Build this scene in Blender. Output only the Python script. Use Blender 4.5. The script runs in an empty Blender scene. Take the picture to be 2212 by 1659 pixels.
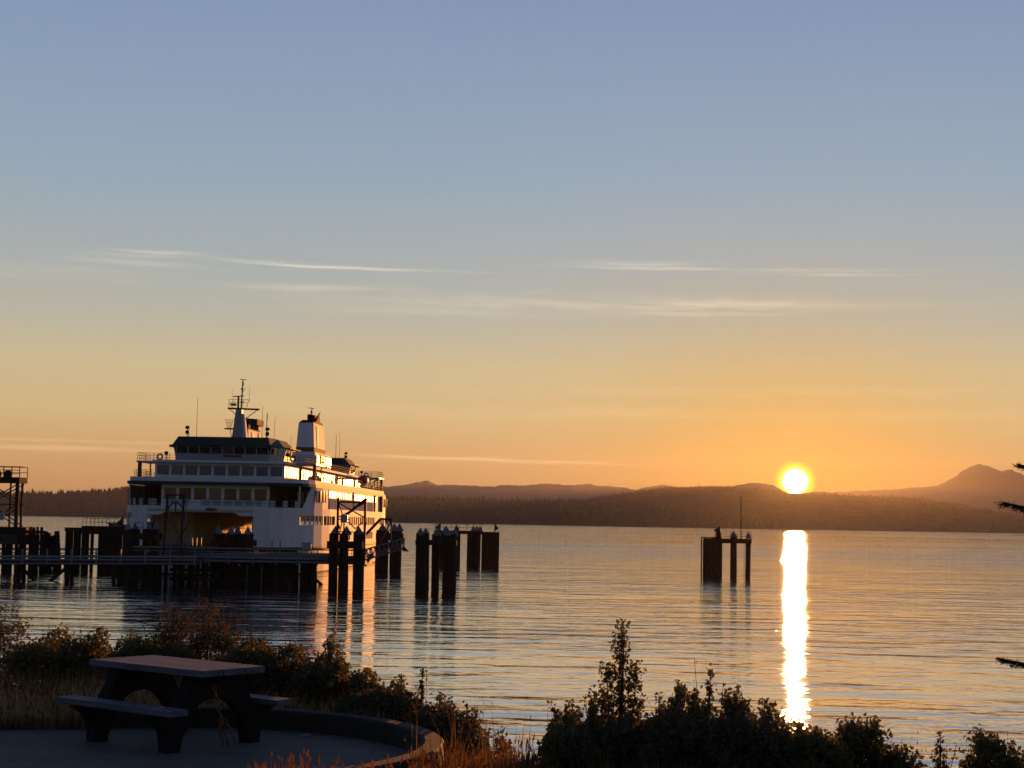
import bpy, bmesh, math, random
from mathutils import Vector, Matrix, noise

# ------------------------------------------------------------------ camera
scene = bpy.context.scene
COL = scene.collection
F = 3490.0 / 2212.0          # focal length / image width
EYE = 8.4                    # eye height above datum
WZ = 1.2                     # water level above datum (tide)
PITCH = math.radians(4.887)
ROLL = math.radians(1.03)
cam_data = bpy.data.cameras.new('camera')
cam_data.sensor_width = 36.0
cam_data.lens = 36.0 * F
cam_data.clip_start = 0.2
cam_data.clip_end = 60000.0
cam = bpy.data.objects.new('camera', cam_data)
COL.objects.link(cam)
scene.camera = cam
_fwd = Vector((0, math.cos(PITCH), math.sin(PITCH)))
_rt = Vector((1, 0, 0))
_up = _rt.cross(_fwd)
_cx = _rt * math.cos(ROLL) + _up * math.sin(ROLL)
_cy = _up * math.cos(ROLL) - _rt * math.sin(ROLL)
M3 = Matrix((_cx, _cy, -_fwd)).transposed()
cam.matrix_world = Matrix.Translation((0, 0, EYE)) @ M3.to_4x4()

def at(x, y, Y):
    """surveyed position: bearing read from a 2212 x 1659 view, at distance Y north of the viewpoint"""
    d = M3 @ Vector(((x - 1106) / 3490.0, (829.5 - y) / 3490.0, -1.0))
    return Vector((0, 0, EYE)) + d * (Y / d.y)

def on_water(x, y):
    d = M3 @ Vector(((x - 1106) / 3490.0, (829.5 - y) / 3490.0, -1.0))
    return Vector((0, 0, EYE)) + d * ((WZ - EYE) / d.z)

# ------------------------------------------------------------------ light
scene.view_settings.view_transform = 'Standard'
scene.view_settings.look = 'None'
scene.view_settings.exposure = 0.7
scene.view_settings.gamma = 1.0
EXPO = 2 ** 0.7
scene.render.engine = 'CYCLES'
cy = scene.cycles
cy.use_denoising = True
cy.max_bounces = 6
cy.diffuse_bounces = 3
cy.glossy_bounces = 3
cy.transmission_bounces = 4
cy.transparent_max_bounces = 12
cy.volume_bounces = 0
cy.sample_clamp_indirect = 6.0
cy.caustics_reflective = False
cy.caustics_refractive = False

sun_dir = (at(1718, 1040, 1000) - Vector((0, 0, EYE))).normalized()
SUN_EL = math.asin(sun_dir.z)
SUN_AZ = math.atan2(sun_dir.x, sun_dir.y)
lamp_el = SUN_EL + math.radians(0.12)
lamp_dir = Vector((math.sin(SUN_AZ) * math.cos(lamp_el), math.cos(SUN_AZ) * math.cos(lamp_el), math.sin(lamp_el)))
sun_data = bpy.data.lights.new('sun', 'SUN')
sun_data.energy = 5.0
sun_data.angle = math.radians(0.53)
sun_data.color = (1.0, 0.35, 0.065)
sun = bpy.data.objects.new('sun', sun_data)
COL.objects.link(sun)
sun.rotation_mode = 'QUATERNION'
sun.rotation_quaternion = lamp_dir.to_track_quat('Z', 'Y')

def node(nt, typ, **kw):
    n = nt.nodes.new(typ)
    for k, v in kw.items():
        if k == 'ins':
            for i, val in v.items():
                n.inputs[i].default_value = val
        else:
            setattr(n, k, v)
    return n

def math_node(nt, op, a, b=None, c=None, clamp=False):
    n = nt.nodes.new('ShaderNodeMath')
    n.operation = op
    n.use_clamp = clamp
    for i, v in enumerate((a, b, c)):
        if v is None:
            continue
        if isinstance(v, (int, float)):
            n.inputs[i].default_value = v
        else:
            nt.links.new(v, n.inputs[i])
    return n.outputs[0]

def mixc(nt, blend, fac, a, b):
    n = nt.nodes.new('ShaderNodeMix')
    n.data_type = 'RGBA'
    n.blend_type = blend
    for i, v in ((0, fac), (6, a), (7, b)):
        if isinstance(v, (int, float)):
            n.inputs[i].default_value = v
        elif isinstance(v, tuple):
            n.inputs[i].default_value = (*v, 1)
        else:
            nt.links.new(v, n.inputs[i])
    return n.outputs[2]

def srgb(r, g, b, k=1.0):
    f = lambda c: ((c / 255) / 12.92 if c <= 10 else (((c / 255) + .055) / 1.055) ** 2.4) * k
    return (f(r), f(g), f(b))

world = bpy.data.worlds.new('World')
scene.world = world
world.use_nodes = True
wt = world.node_tree
wt.nodes.clear()
W_STR = 0.1
def build_sky():
    nt = wt
    tc = node(nt, 'ShaderNodeTexCoord')
    nrm = node(nt, 'ShaderNodeVectorMath', operation='NORMALIZE')
    nt.links.new(tc.outputs['Generated'], nrm.inputs[0])
    D = nrm.outputs[0]
    sep = node(nt, 'ShaderNodeSeparateXYZ')
    nt.links.new(D, sep.inputs[0])
    dx, dy, dz = sep.outputs
    # physical dawn sky, weak, fills the dome
    sky = node(nt, 'ShaderNodeTexSky', sky_type='NISHITA')
    sky.sun_disc = False
    sky.sun_elevation = SUN_EL
    sky.sun_rotation = SUN_AZ
    sky.altitude = 10
    sky.dust_density = 1.5
    # colour of the dawn air by height above the horizon
    el = math_node(nt, 'MULTIPLY', math_node(nt, 'ARCSINE', dz), 180 / math.pi)
    f = math_node(nt, 'DIVIDE', el, 60.0, clamp=True)
    ramp = node(nt, 'ShaderNodeValToRGB')
    nt.links.new(f, ramp.inputs[0])
    SK = SKY_STOPS
    e = ramp.color_ramp.elements
    while len(e) < len(SK):
        e.new(0.5)
    for i, (deg, c) in enumerate(SK):
        e[i].position = max(0, deg / 60.0)
        e[i].color = (*srgb(*c), 1)
    base = ramp.outputs[0]
    # how far round from the sun one looks
    dt = node(nt, 'ShaderNodeVectorMath', operation='DOT_PRODUCT')
    nt.links.new(D, dt.inputs[0])
    dt.inputs[1].default_value = sun_dir
    dot = dt.outputs['Value']
    az = math_node(nt, 'SUBTRACT', math_node(nt, 'ARCTAN2', dx, dy), SUN_AZ)
    far = node(nt, 'ShaderNodeMapRange', interpolation_type='SMOOTHSTEP')
    nt.links.new(dot, far.inputs['Value'])
    far.inputs['From Min'].default_value = -0.35
    far.inputs['From Max'].default_value = 0.93
    away = srgb(96, 116, 150)
    back = mixc(nt, 'MULTIPLY', 1.0, base, (0.30, 0.40, 0.52))
    col = mixc(nt, 'MIX', far.outputs[0], back, base)
    # slightly cooler, greyer to the left of the view
    # warm aureole of forward-scattered light
    ang = math_node(nt, 'MULTIPLY', math_node(nt, 'ARCCOSINE', math_node(nt, 'MINIMUM', dot, 0.9999999)), 180 / math.pi)
    g1 = math_node(nt, 'EXPONENT', math_node(nt, 'MULTIPLY', math_node(nt, 'POWER', math_node(nt, 'DIVIDE', ang, 6.5), 2.0), -1.0))
    dzc = math_node(nt, 'EXPONENT', math_node(nt, 'MULTIPLY', math_node(nt, 'MAXIMUM', el, 0.0), -0.15))
    g1 = math_node(nt, 'MULTIPLY', g1, dzc)
    col = mixc(nt, 'MULTIPLY', g1, col, (0.22, 0.34, 0.0))
    col = mixc(nt, 'ADD', g1, col, GLOW_WIDE)
    g2 = math_node(nt, 'EXPONENT', math_node(nt, 'MULTIPLY', math_node(nt, 'DIVIDE', ang, 0.9), -1.0))
    col = mixc(nt, 'ADD', g2, col, GLOW_NEAR)
    # thin drawn-out cirrus
    cv = node(nt, 'ShaderNodeCombineXYZ')
    azd = math_node(nt, 'MULTIPLY', math_node(nt, 'ADD', az, SUN_AZ), 180 / math.pi)
    el2 = math_node(nt, 'ADD', el, math_node(nt, 'MULTIPLY', azd, 0.018))
    nt.links.new(math_node(nt, 'MULTIPLY', azd, 0.16), cv.inputs[0])
    nt.links.new(math_node(nt, 'MULTIPLY', el2, 3.4), cv.inputs[1])
    nz = node(nt, 'ShaderNodeTexNoise', ins={'Scale': 1.0, 'Detail': 6.0, 'Roughness': 0.6, 'Distortion': 0.25})
    nt.links.new(cv.outputs[0], nz.inputs['Vector'])
    total = None
    # band centre (azimuth, elevation), half-widths, strength
    for (ca, ce, wa, we, s, sl) in CIRRUS:
        da = math_node(nt, 'SUBTRACT', azd, ca)
        de = math_node(nt, 'SUBTRACT', math_node(nt, 'ADD', el, math_node(nt, 'MULTIPLY', da, sl)), ce)
        # wavy centre line
        wv = node(nt, 'ShaderNodeTexNoise', ins={'Scale': 0.5, 'Detail': 2.0})
        cvv = node(nt, 'ShaderNodeCombineXYZ')
        nt.links.new(azd, cvv.inputs[0]); cvv.inputs[1].default_value = ce * 7
        nt.links.new(cvv.outputs[0], wv.inputs['Vector'])
        de = math_node(nt, 'ADD', de, math_node(nt, 'MULTIPLY', math_node(nt, 'SUBTRACT', wv.outputs[0], 0.5), we * 2.2))
        q = math_node(nt, 'ADD', math_node(nt, 'POWER', math_node(nt, 'DIVIDE', da, wa), 2.0),
                      math_node(nt, 'POWER', math_node(nt, 'DIVIDE', de, we), 2.0))
        m = math_node(nt, 'MULTIPLY', math_node(nt, 'EXPONENT', math_node(nt, 'MULTIPLY', q, -1.0)), s)
        total = m if total is None else math_node(nt, 'ADD', total, m)
    thr = node(nt, 'ShaderNodeMapRange', interpolation_type='SMOOTHSTEP')
    nt.links.new(nz.outputs[0], thr.inputs['Value'])
    thr.inputs['From Min'].default_value = 0.27
    thr.inputs['From Max'].default_value = 0.66
    cl = math_node(nt, 'MULTIPLY', total, thr.outputs[0])
    # very faint haze layers everywhere low in the sky
    lay = math_node(nt, 'MULTIPLY', math_node(nt, 'EXPONENT', math_node(nt, 'MULTIPLY', math_node(nt, 'MAXIMUM', el, 0.0), -0.25)),
                    math_node(nt, 'MULTIPLY', math_node(nt, 'SUBTRACT', nz.outputs[0], 0.45), 0.22))
    cl = math_node(nt, 'ADD', cl, lay)
    col = mixc(nt, 'ADD', cl, col, (0.55, 0.42, 0.27))
    # scale to the Background strength, then add the physical sky
    col = mixc(nt, 'MULTIPLY', 1.0, col, (1 / (W_STR * EXPO),) * 3)
    col = mixc(nt, 'ADD', 0.01, col, sky.outputs[0])
    # the disc of the sun itself
    disc = node(nt, 'ShaderNodeMapRange', interpolation_type='SMOOTHSTEP')
    nt.links.new(ang, disc.inputs['Value'])
    disc.inputs['From Min'].default_value = 0.50
    disc.inputs['From Max'].default_value = 0.36
    dcol = mixc(nt, 'MIX', disc.outputs[0], (1.0, 0.75, 0.25), (1.0, 0.95, 0.85))
    dk = math_node(nt, 'MULTIPLY', math_node(nt, 'POWER', disc.outputs[0], 2.0), 60.0)
    col = mixc(nt, 'ADD', 1.0, col, mixc(nt, 'MULTIPLY', 1.0, dcol, comb3(nt, dk)))
    rim = node(nt, 'ShaderNodeMapRange', interpolation_type='SMOOTHSTEP')
    nt.links.new(ang, rim.inputs['Value'])
    rim.inputs['From Min'].default_value = 0.80
    rim.inputs['From Max'].default_value = 0.42
    col = mixc(nt, 'ADD', rim.outputs[0], col, (8.0, 4.5, 0.0))
    bg = node(nt, 'ShaderNodeBackground')
    nt.links.new(col, bg.inputs[0])
    bg.inputs[1].default_value = W_STR
    out = node(nt, 'ShaderNodeOutputWorld')
    nt.links.new(bg.outputs[0], out.inputs[0])

def comb3(nt, v):
    c = nt.nodes.new('ShaderNodeCombineXYZ')
    for i in range(3):
        nt.links.new(v, c.inputs[i])
    return c.outputs[0]

SKY_STOPS = [(0.0, (168, 120, 76)), (1.0, (185, 140, 91)), (2.1, (197, 160, 106)), (3.7, (205, 183, 134)), (5.4, (198, 187, 150)),
             (7.0, (178, 181, 166)), (9.0, (161, 175, 177)), (12.0, (143, 168, 187)), (18.0, (126, 151, 184)),
             (28.0, (84, 112, 156)), (60.0, (50, 74, 118))]
GLOW_WIDE = (0.0, 0.0, 0.0)
GLOW_NEAR = (0.25, 0.05, 0.0)
CIRRUS = [(-11.0, 8.95, 3.0, .06, .35, 0.0), (-6.3, 8.85, 3.6, .05, .7, .004), (-12.5, 9.1, 1.4, .06, .35, 0),
          (-7.0, 8.1, 3.0, .12, .22, .005), (2.0, 7.8, 7.0, .28, .2, 0), (-13, 8.7, 2, .12, .2, 0), (-16, 8.3, 3, .3, .12, 0),
          (4.2, 9.2, 2.2, .09, .4, .01), (7.5, 9.0, 4.6, .055, .65, .010), (10.5, 8.8, 2.4, .05, .5, .02),
          (7.9, 7.75, 4.6, .12, .45, 0.0), (7.5, 7.45, 2.5, .07, .4, 0), (-3.0, 7.5, 5.0, .25, .13, 0.0),
          (-1.5, 2.2, 6.0, .06, .5, .02), (-16, 2.25, 4.0, .09, .35, .0), (-15, 2.5, 5.0, .05, .25, .0),
          (6, 3.9, 12.0, .2, .10, 0), (10, 4.7, 9.0, .15, .12, 0)]
HAZE = [(0.00000125, 0.88, (1.0, 0.82, 0.40, 1)), (0.000022, 0.15, (0.85, 0.9, 1.0, 1))]
build_sky()

# ------------------------------------------------------------------ helpers
def tag(o, label=None, cat=None, group=None, kind=None):
    if label: o['label'] = label
    if cat: o['category'] = cat
    if group: o['group'] = group
    if kind: o['kind'] = kind
    return o

def thing(name, loc, label, cat, group=None, rz=0.0):
    o = bpy.data.objects.new(name, None)
    o.empty_display_size = 0.3
    COL.objects.link(o)
    o.location = loc
    o.rotation_euler = (0, 0, rz)
    return tag(o, label, cat, group)

class MB:
    """collects simple shapes into one mesh"""
    def __init__(s):
        s.v = []; s.f = []
    def poly(s, pts, faces):
        b = len(s.v)
        s.v += [tuple(p) for p in pts]
        s.f += [tuple(b + i for i in f) for f in faces]
        return s
    def box(s, c, d, rz=0.0, rot=None):
        hx, hy, hz = d[0] / 2, d[1] / 2, d[2] / 2
        P = [Vector((x, y, z)) for x in (-hx, hx) for y in (-hy, hy) for z in (-hz, hz)]
        R = rot if rot is not None else Matrix.Rotation(rz, 3, 'Z')
        P = [R @ p + Vector(c) for p in P]
        return s.poly(P, [(0, 1, 3, 2), (4, 6, 7, 5), (0, 4, 5, 1), (2, 3, 7, 6), (0, 2, 6, 4), (1, 5, 7, 3)])
    def bar(s, a, b, w, h=None):
        """square bar from a to b"""
        a = Vector(a); b = Vector(b); h = h or w
        d = b - a; L = d.length
        if L < 1e-6: return s
        d.normalize()
        up = Vector((0, 0, 1)) if abs(d.z) < .95 else Vector((0, 1, 0))
        x = d.cross(up).normalized(); z = x.cross(d).normalized()
        P = [a + d * t * L + x * i * w / 2 + z * k * h / 2 for i in (-1, 1) for t in (0, 1) for k in (-1, 1)]
        return s.poly(P, [(0, 1, 3, 2), (4, 6, 7, 5), (0, 4, 5, 1), (2, 3, 7, 6), (0, 2, 6, 4), (1, 5, 7, 3)])
    def tube(s, a, b, r0, r1=None, n=8, caps=True):
        a = Vector(a); b = Vector(b); r1 = r0 if r1 is None else r1
        d = (b - a)
        if d.length < 1e-6: return s
        d.normalize()
        up = Vector((0, 0, 1)) if abs(d.z) < .95 else Vector((0, 1, 0))
        x = d.cross(up).normalized(); z = x.cross(d).normalized()
        P = []
        for c, r in ((a, r0), (b, r1)):
            for i in range(n):
                t = 2 * math.pi * i / n
                P.append(c + x * math.cos(t) * r + z * math.sin(t) * r)
        fs = [(i, (i + 1) % n, n + (i + 1) % n, n + i) for i in range(n)]
        if caps:
            fs += [tuple(range(n))[::-1], tuple(range(n, 2 * n))]
        return s.poly(P, fs)
    def prism(s, outline, z0, z1, top=None):
        """outline = [(x,y)...], optional other outline on top"""
        n = len(outline); top = top or outline
        P = [(x, y, z0) for x, y in outline] + [(x, y, z1) for x, y in top]
        return s.poly(P, [(i, (i + 1) % n, n + (i + 1) % n, n + i) for i in range(n)] + [tuple(range(n))[::-1], tuple(range(n, 2 * n))])
    def grid(s, rows):
        b = len(s.v); m = len(rows[0])
        for r in rows: s.v += [tuple(p) for p in r]
        for i in range(len(rows) - 1):
            for j in range(m - 1):
                s.f.append((b + i * m + j, b + i * m + j + 1, b + (i + 1) * m + j + 1, b + (i + 1) * m + j))
        return s
    def lathe(s, c, prof, n=16):
        """prof = [(r,z)...]"""
        c = Vector(c)
        b = len(s.v)
        for r, z in prof:
            for i in range(n):
                t = 2 * math.pi * i / n
                s.v.append((c.x + r * math.cos(t), c.y + r * math.sin(t), c.z + z))
        for k in range(len(prof) - 1):
            for i in range(n):
                s.f.append((b + k * n + i, b + k * n + (i + 1) % n, b + (k + 1) * n + (i + 1) % n, b + (k + 1) * n + i))
        s.f.append(tuple(b + i for i in range(n))[::-1])
        s.f.append(tuple(b + (len(prof) - 1) * n + i for i in range(n)))
        return s
    def ring(s, c, R, r, axis='Y', n=20, m=6):
        c = Vector(c); b = len(s.v)
        for i in range(n):
            t = 2 * math.pi * i / n
            for j in range(m):
                u = 2 * math.pi * j / m
                a = (R + r * math.cos(u)) * math.cos(t); e = (R + r * math.cos(u)) * math.sin(t); h = r * math.sin(u)
                p = Vector((a, h, e)) if axis == 'Y' else (Vector((h, a, e)) if axis == 'X' else Vector((a, e, h)))
                s.v.append(tuple(c + p))
        for i in range(n):
            for j in range(m):
                s.f.append((b + i * m + j, b + i * m + (j + 1) % m, b + ((i + 1) % n) * m + (j + 1) % m, b + ((i + 1) % n) * m + j))
        return s
    def build(s, name, mat, parent=None, smooth=False, bevel=0.0, fix=True):
        me = bpy.data.meshes.new(name)
        me.from_pydata(s.v, [], s.f)
        me.update()
        if fix:
            bm = bmesh.new(); bm.from_mesh(me)
            bmesh.ops.recalc_face_normals(bm, faces=bm.faces)
            bm.to_mesh(me); bm.free()
        if smooth:
            me.polygons.foreach_set('use_smooth', [True] * len(me.polygons))
        mats = mat if isinstance(mat, (list, tuple)) else [mat]
        for m in mats: me.materials.append(m)
        o = bpy.data.objects.new(name, me)
        COL.objects.link(o)
        if parent is not None: o.parent = parent
        if bevel:
            bv = o.modifiers.new('bevel', 'BEVEL'); bv.width = bevel; bv.segments = 2; bv.limit_method = 'ANGLE'
        return o

def mat(name, col, rough=0.6, metal=0.0, noise_amt=0.0, noise_scale=5.0, col2=None, bump=0.0, bump_scale=30.0, spec=0.5,
        coat=0.0, emit=None, stretch=None, trans=0.0, ior=1.45):
    m = bpy.data.materials.new(name)
    m.use_nodes = True
    nt = m.node_tree
    b = nt.nodes['Principled BSDF']
    b.inputs['Base Color'].default_value = (*col, 1)
    b.inputs['Roughness'].default_value = rough
    b.inputs['Metallic'].default_value = metal
    b.inputs['Specular IOR Level'].default_value = spec
    b.inputs['IOR'].default_value = ior
    b.inputs['Coat Weight'].default_value = coat
    b.inputs['Coat Roughness'].default_value = 0.12
    if trans: b.inputs['Transmission Weight'].default_value = trans
    if emit:
        b.inputs['Emission Color'].default_value = (*emit[0], 1)
        b.inputs['Emission Strength'].default_value = emit[1]
    if noise_amt or bump:
        tc = nt.nodes.new('ShaderNodeTexCoord')
        mp = nt.nodes.new('ShaderNodeMapping')
        if stretch: mp.inputs['Scale'].default_value = stretch
        nt.links.new(tc.outputs['Object'], mp.inputs['Vector'])
    if noise_amt:
        n = nt.nodes.new('ShaderNodeTexNoise')
        n.inputs['Scale'].default_value = noise_scale
        n.inputs['Detail'].default_value = 6
        nt.links.new(mp.outputs[0], n.inputs['Vector'])
        r = nt.nodes.new('ShaderNodeMapRange')
        r.inputs['From Min'].default_value = 0.35; r.inputs['From Max'].default_value = 0.65
        nt.links.new(n.outputs[0], r.inputs['Value'])
        c2 = col2 or tuple(c * (1 - noise_amt) for c in col)
        o = mixc(nt, 'MIX', r.outputs[0], col, c2)
        nt.links.new(o, b.inputs['Base Color'])
    if bump:
        n2 = nt.nodes.new('ShaderNodeTexNoise')
        n2.inputs['Scale'].default_value = bump_scale
        n2.inputs['Detail'].default_value = 4
        nt.links.new(mp.outputs[0], n2.inputs['Vector'])
        bp = nt.nodes.new('ShaderNodeBump')
        bp.inputs['Strength'].default_value = bump
        bp.inputs['Distance'].default_value = 0.02
        nt.links.new(n2.outputs[0], bp.inputs['Height'])
        nt.links.new(bp.outputs[0], b.inputs['Normal'])
    return m
# ------------------------------------------------------------------ water
def water_material():
    m = bpy.data.materials.new('sea_water'); m.use_nodes = True
    nt = m.node_tree
    nt.nodes.clear()
    outn = node(nt, 'ShaderNodeOutputMaterial')
    gl = node(nt, 'ShaderNodeBsdfGlossy', ins={'Color': (0.97, 0.97, 0.97, 1)})
    df = node(nt, 'ShaderNodeBsdfDiffuse', ins={'Color': (0.006, 0.012, 0.016, 1)})
    fr_ = node(nt, 'ShaderNodeFresnel', ins={'IOR': 1.34})
    mixn = node(nt, 'ShaderNodeMixShader')
    nt.links.new(math_node(nt, 'POWER', fr_.outputs[0], WF), mixn.inputs[0])
    nt.links.new(df.outputs[0], mixn.inputs[1]); nt.links.new(gl.outputs[0], mixn.inputs[2])
    nt.links.new(mixn.outputs[0], outn.inputs[0])
    geo = node(nt, 'ShaderNodeNewGeometry')
    sep = node(nt, 'ShaderNodeSeparateXYZ')
    nt.links.new(geo.outputs['Position'], sep.inputs[0])
    X, Y = sep.outputs[0], sep.outputs[1]
    def wave(sx, sy, det, rough, rot=0.0, seed=0.0):
        mp = node(nt, 'ShaderNodeMapping')
        mp.inputs['Scale'].default_value = (sx, sy, 1)
        mp.inputs['Rotation'].default_value = (0, 0, rot)
        mp.inputs['Location'].default_value = (seed, seed * 1.7, seed)
        nt.links.new(geo.outputs['Position'], mp.inputs['Vector'])
        n = node(nt, 'ShaderNodeTexNoise', ins={'Scale': 1.0, 'Detail': det, 'Roughness': rough, 'Distortion': 0.35})
        nt.links.new(mp.outputs[0], n.inputs['Vector'])
        return n.outputs[0]
    # calm slicks and ruffled patches, drawn out along the shore
    mp = node(nt, 'ShaderNodeMapping'); mp.inputs['Scale'].default_value = (0.0016, 0.008, 1)
    nt.links.new(geo.outputs['Position'], mp.inputs['Vector'])
    pn = node(nt, 'ShaderNodeTexNoise', ins={'Scale': 1.0, 'Detail': 5.0, 'Roughness': 0.6, 'Distortion': 0.6})
    nt.links.new(mp.outputs[0], pn.inputs['Vector'])
    pr = node(nt, 'ShaderNodeMapRange', interpolation_type='SMOOTHSTEP')
    nt.links.new(pn.outputs[0], pr.inputs['Value'])
    pr.inputs['From Min'].default_value = 0.36; pr.inputs['From Max'].default_value = 0.56
    pr.inputs['To Min'].default_value = 0.5; pr.inputs['To Max'].default_value = 1.9
    # wind-ruffled band in the outer channel
    fr = node(nt, 'ShaderNodeMapRange', interpolation_type='SMOOTHSTEP')
    nt.links.new(Y, fr.inputs['Value'])
    fr.inputs['From Min'].default_value = 260; fr.inputs['From Max'].default_value = 420
    fr.inputs['To Min'].default_value = 0.0; fr.inputs['To Max'].default_value = 1.0
    patch = math_node(nt, 'ADD', math_node(nt, 'MULTIPLY', math_node(nt, 'SUBTRACT', 1.0, fr.outputs[0]), 1.0),
                      math_node(nt, 'MULTIPLY', fr.outputs[0], pr.outputs[0]))
    h1 = math_node(nt, 'MULTIPLY', wave(0.14, 0.32, 3, 0.42, 0.04, 3.0), W1)
    h2 = math_node(nt, 'MULTIPLY', wave(0.45, 1.0, 3, 0.5, -0.12, 11.0), W2)
    h3 = math_node(nt, 'MULTIPLY', wave(1.3, 4.0, 2, 0.45, 0.15, 23.0), W3)
    h = math_node(nt, 'ADD', math_node(nt, 'ADD', h1, h2), h3)
    gust = node(nt, 'ShaderNodeMapRange')
    nt.links.new(wave(0.018, 0.05, 3, 0.6, 0.1, 31.0), gust.inputs['Value'])
    gust.inputs['From Min'].default_value = 0.3; gust.inputs['From Max'].default_value = 0.7
    gust.inputs['To Min'].default_value = 0.6; gust.inputs['To Max'].default_value = 1.45
    h = math_node(nt, 'MULTIPLY', math_node(nt, 'MULTIPLY', h, gust.outputs[0]), patch)
    bp = node(nt, 'ShaderNodeBump')
    bp.inputs['Strength'].default_value = 1.0
    bp.inputs['Distance'].default_value = 1.0
    nt.links.new(h, bp.inputs['Height'])
    nt.links.new(bp.outputs[0], gl.inputs['Normal']); nt.links.new(bp.outputs[0], fr_.inputs['Normal'])
    rr = node(nt, 'ShaderNodeMapRange')
    nt.links.new(Y, rr.inputs['Value'])
    rr.inputs['From Min'].default_value = 60; rr.inputs['From Max'].default_value = 1200
    rr.inputs['To Min'].default_value = 0.02; rr.inputs['To Max'].default_value = 0.025
    nt.links.new(math_node(nt, 'MULTIPLY', rr.outputs[0], patch), gl.inputs['Roughness'])
    return m
W1, W2, W3, WF = 0.21, 0.062, 0.009, 0.34
wm = water_material()
w = MB()
ys = [18, 60, 150, 400, 1200, 4000, 14200]
w.grid([[(x, y, WZ) for x in (-7500, -2000, -500, 0, 500, 2000, 7500)] for y in ys])
tag(w.build('water', wm, fix=True), kind='structure')

# ------------------------------------------------------------------ far hills
forest_m = mat('forest_canopy', (0.035, 0.04, 0.02), 0.95, noise_amt=0.5, noise_scale=0.012, spec=0.1)
def matte(name, c1, c2, sc):
    m = bpy.data.materials.new(name); m.use_nodes = True
    nt = m.node_tree; nt.nodes.clear()
    o = node(nt, 'ShaderNodeOutputMaterial'); d = node(nt, 'ShaderNodeBsdfDiffuse')
    tc = node(nt, 'ShaderNodeTexCoord'); n = node(nt, 'ShaderNodeTexNoise', ins={'Scale': sc, 'Detail': 5.0})
    nt.links.new(tc.outputs['Object'], n.inputs['Vector'])
    r = node(nt, 'ShaderNodeMapRange'); r.inputs['From Min'].default_value = .35; r.inputs['From Max'].default_value = .65
    nt.links.new(n.outputs[0], r.inputs['Value'])
    nt.links.new(mixc(nt, 'MIX', r.outputs[0], c1, c2), d.inputs[0]); nt.links.new(d.outputs[0], o.inputs[0])
    return m
forest_m = matte('forest_matte', (0.04, 0.045, 0.022), (0.02, 0.022, 0.012), 0.012)
rock_m = mat('mountain_slope', (0.09, 0.085, 0.08), 0.95, noise_amt=0.4, noise_scale=0.004, spec=0.1)
cliff_m = mat('shore_bluff', (0.10, 0.08, 0.06), 0.95, noise_amt=0.4, noise_scale=0.02, spec=0.1)

def interp(prof, x):
    if x <= prof[0][0]: return prof[0][1]
    for (a, ya), (b, yb) in zip(prof, prof[1:]):
        if x <= b:
            t = (x - a) / (b - a)
            return ya + (yb - ya) * t
    return prof[-1][1]

def ridge(name, prof, D, front, back, material, rough, step=6, seed=1.0, base=1.0, foot=None, jag=0.0):
    """land mass whose crest runs at distance D with the surveyed skyline, falling to the shore in front"""
    x0, x1 = prof[0][0], prof[-1][0]
    n = int((x1 - x0) / step)
    cols = []
    crest = []
    for i in range(n + 1):
        x = x0 + (x1 - x0) * i / n
        y = interp(prof, x) + jag * (noise.fractal(Vector((x * .09, seed, 0)), .8, 2.2, 4))
        c = at(x, y, D)
        crest.append(c)
        col = []
        for t in (0, .03, .12, .25, .4, .55, .7, .82, .92, 1.0, 1.15, 1.5, 2.0):
            if t <= 1:
                yy = D - front * (1 - t)
                s = (1 - (1 - t) ** 1.7) if t > .02 else 0
                bumpv = noise.fractal(Vector((c.x * .0011, yy * .0016, seed)), .8, 2.0, 4) * rough * t * (1 - t) * 4
                z = base * (0 if t == 0 else 1) + (c.z - base) * s + bumpv
                z = max(z, -1.5 if t == 0 else 1.0)
                if t == 0: z = -1.5
            else:
                yy = D + back * (t - 1)
                z = max(0, c.z * (1 - (t - 1) ** 1.2))
            col.append((c.x * yy / D, yy, z))
        cols.append(col)
    m = MB().grid(cols)
    o = m.build(name, material, smooth=True)
    tag(o, kind='structure')
    return crest, cols

def conifers(name, spots, rnd, hmin, hmax, label, segs=5):
    m = MB()
    for (x, y, z) in spots:
        h = rnd.uniform(hmin, hmax) * (1.4 if rnd.random() < .08 else 1)
        r = h * rnd.uniform(.2, .34)
        a0 = rnd.random() * 6
        lean = rnd.uniform(-.06, .06) * h
        b = len(m.v)
        k = segs
        for (zz, rr) in ((-.25, 1.0), (.45, .62)):
            for i in range(k):
                a = a0 + 2 * math.pi * i / k
                q = rr * r * rnd.uniform(.75, 1.2)
                m.v.append((x + math.cos(a) * q, y + math.sin(a) * q, z + zz * h))
        m.v.append((x + lean, y, z + h))
        for i in range(k):
            j = (i + 1) % k
            m.f.append((b + i, b + j, b + k + j, b + k + i))
            m.f.append((b + k + i, b + k + j, b + 2 * k))
    o = m.build(name, forest_m, fix=False)
    tag(o, label, 'forest', kind='stuff')

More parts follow.
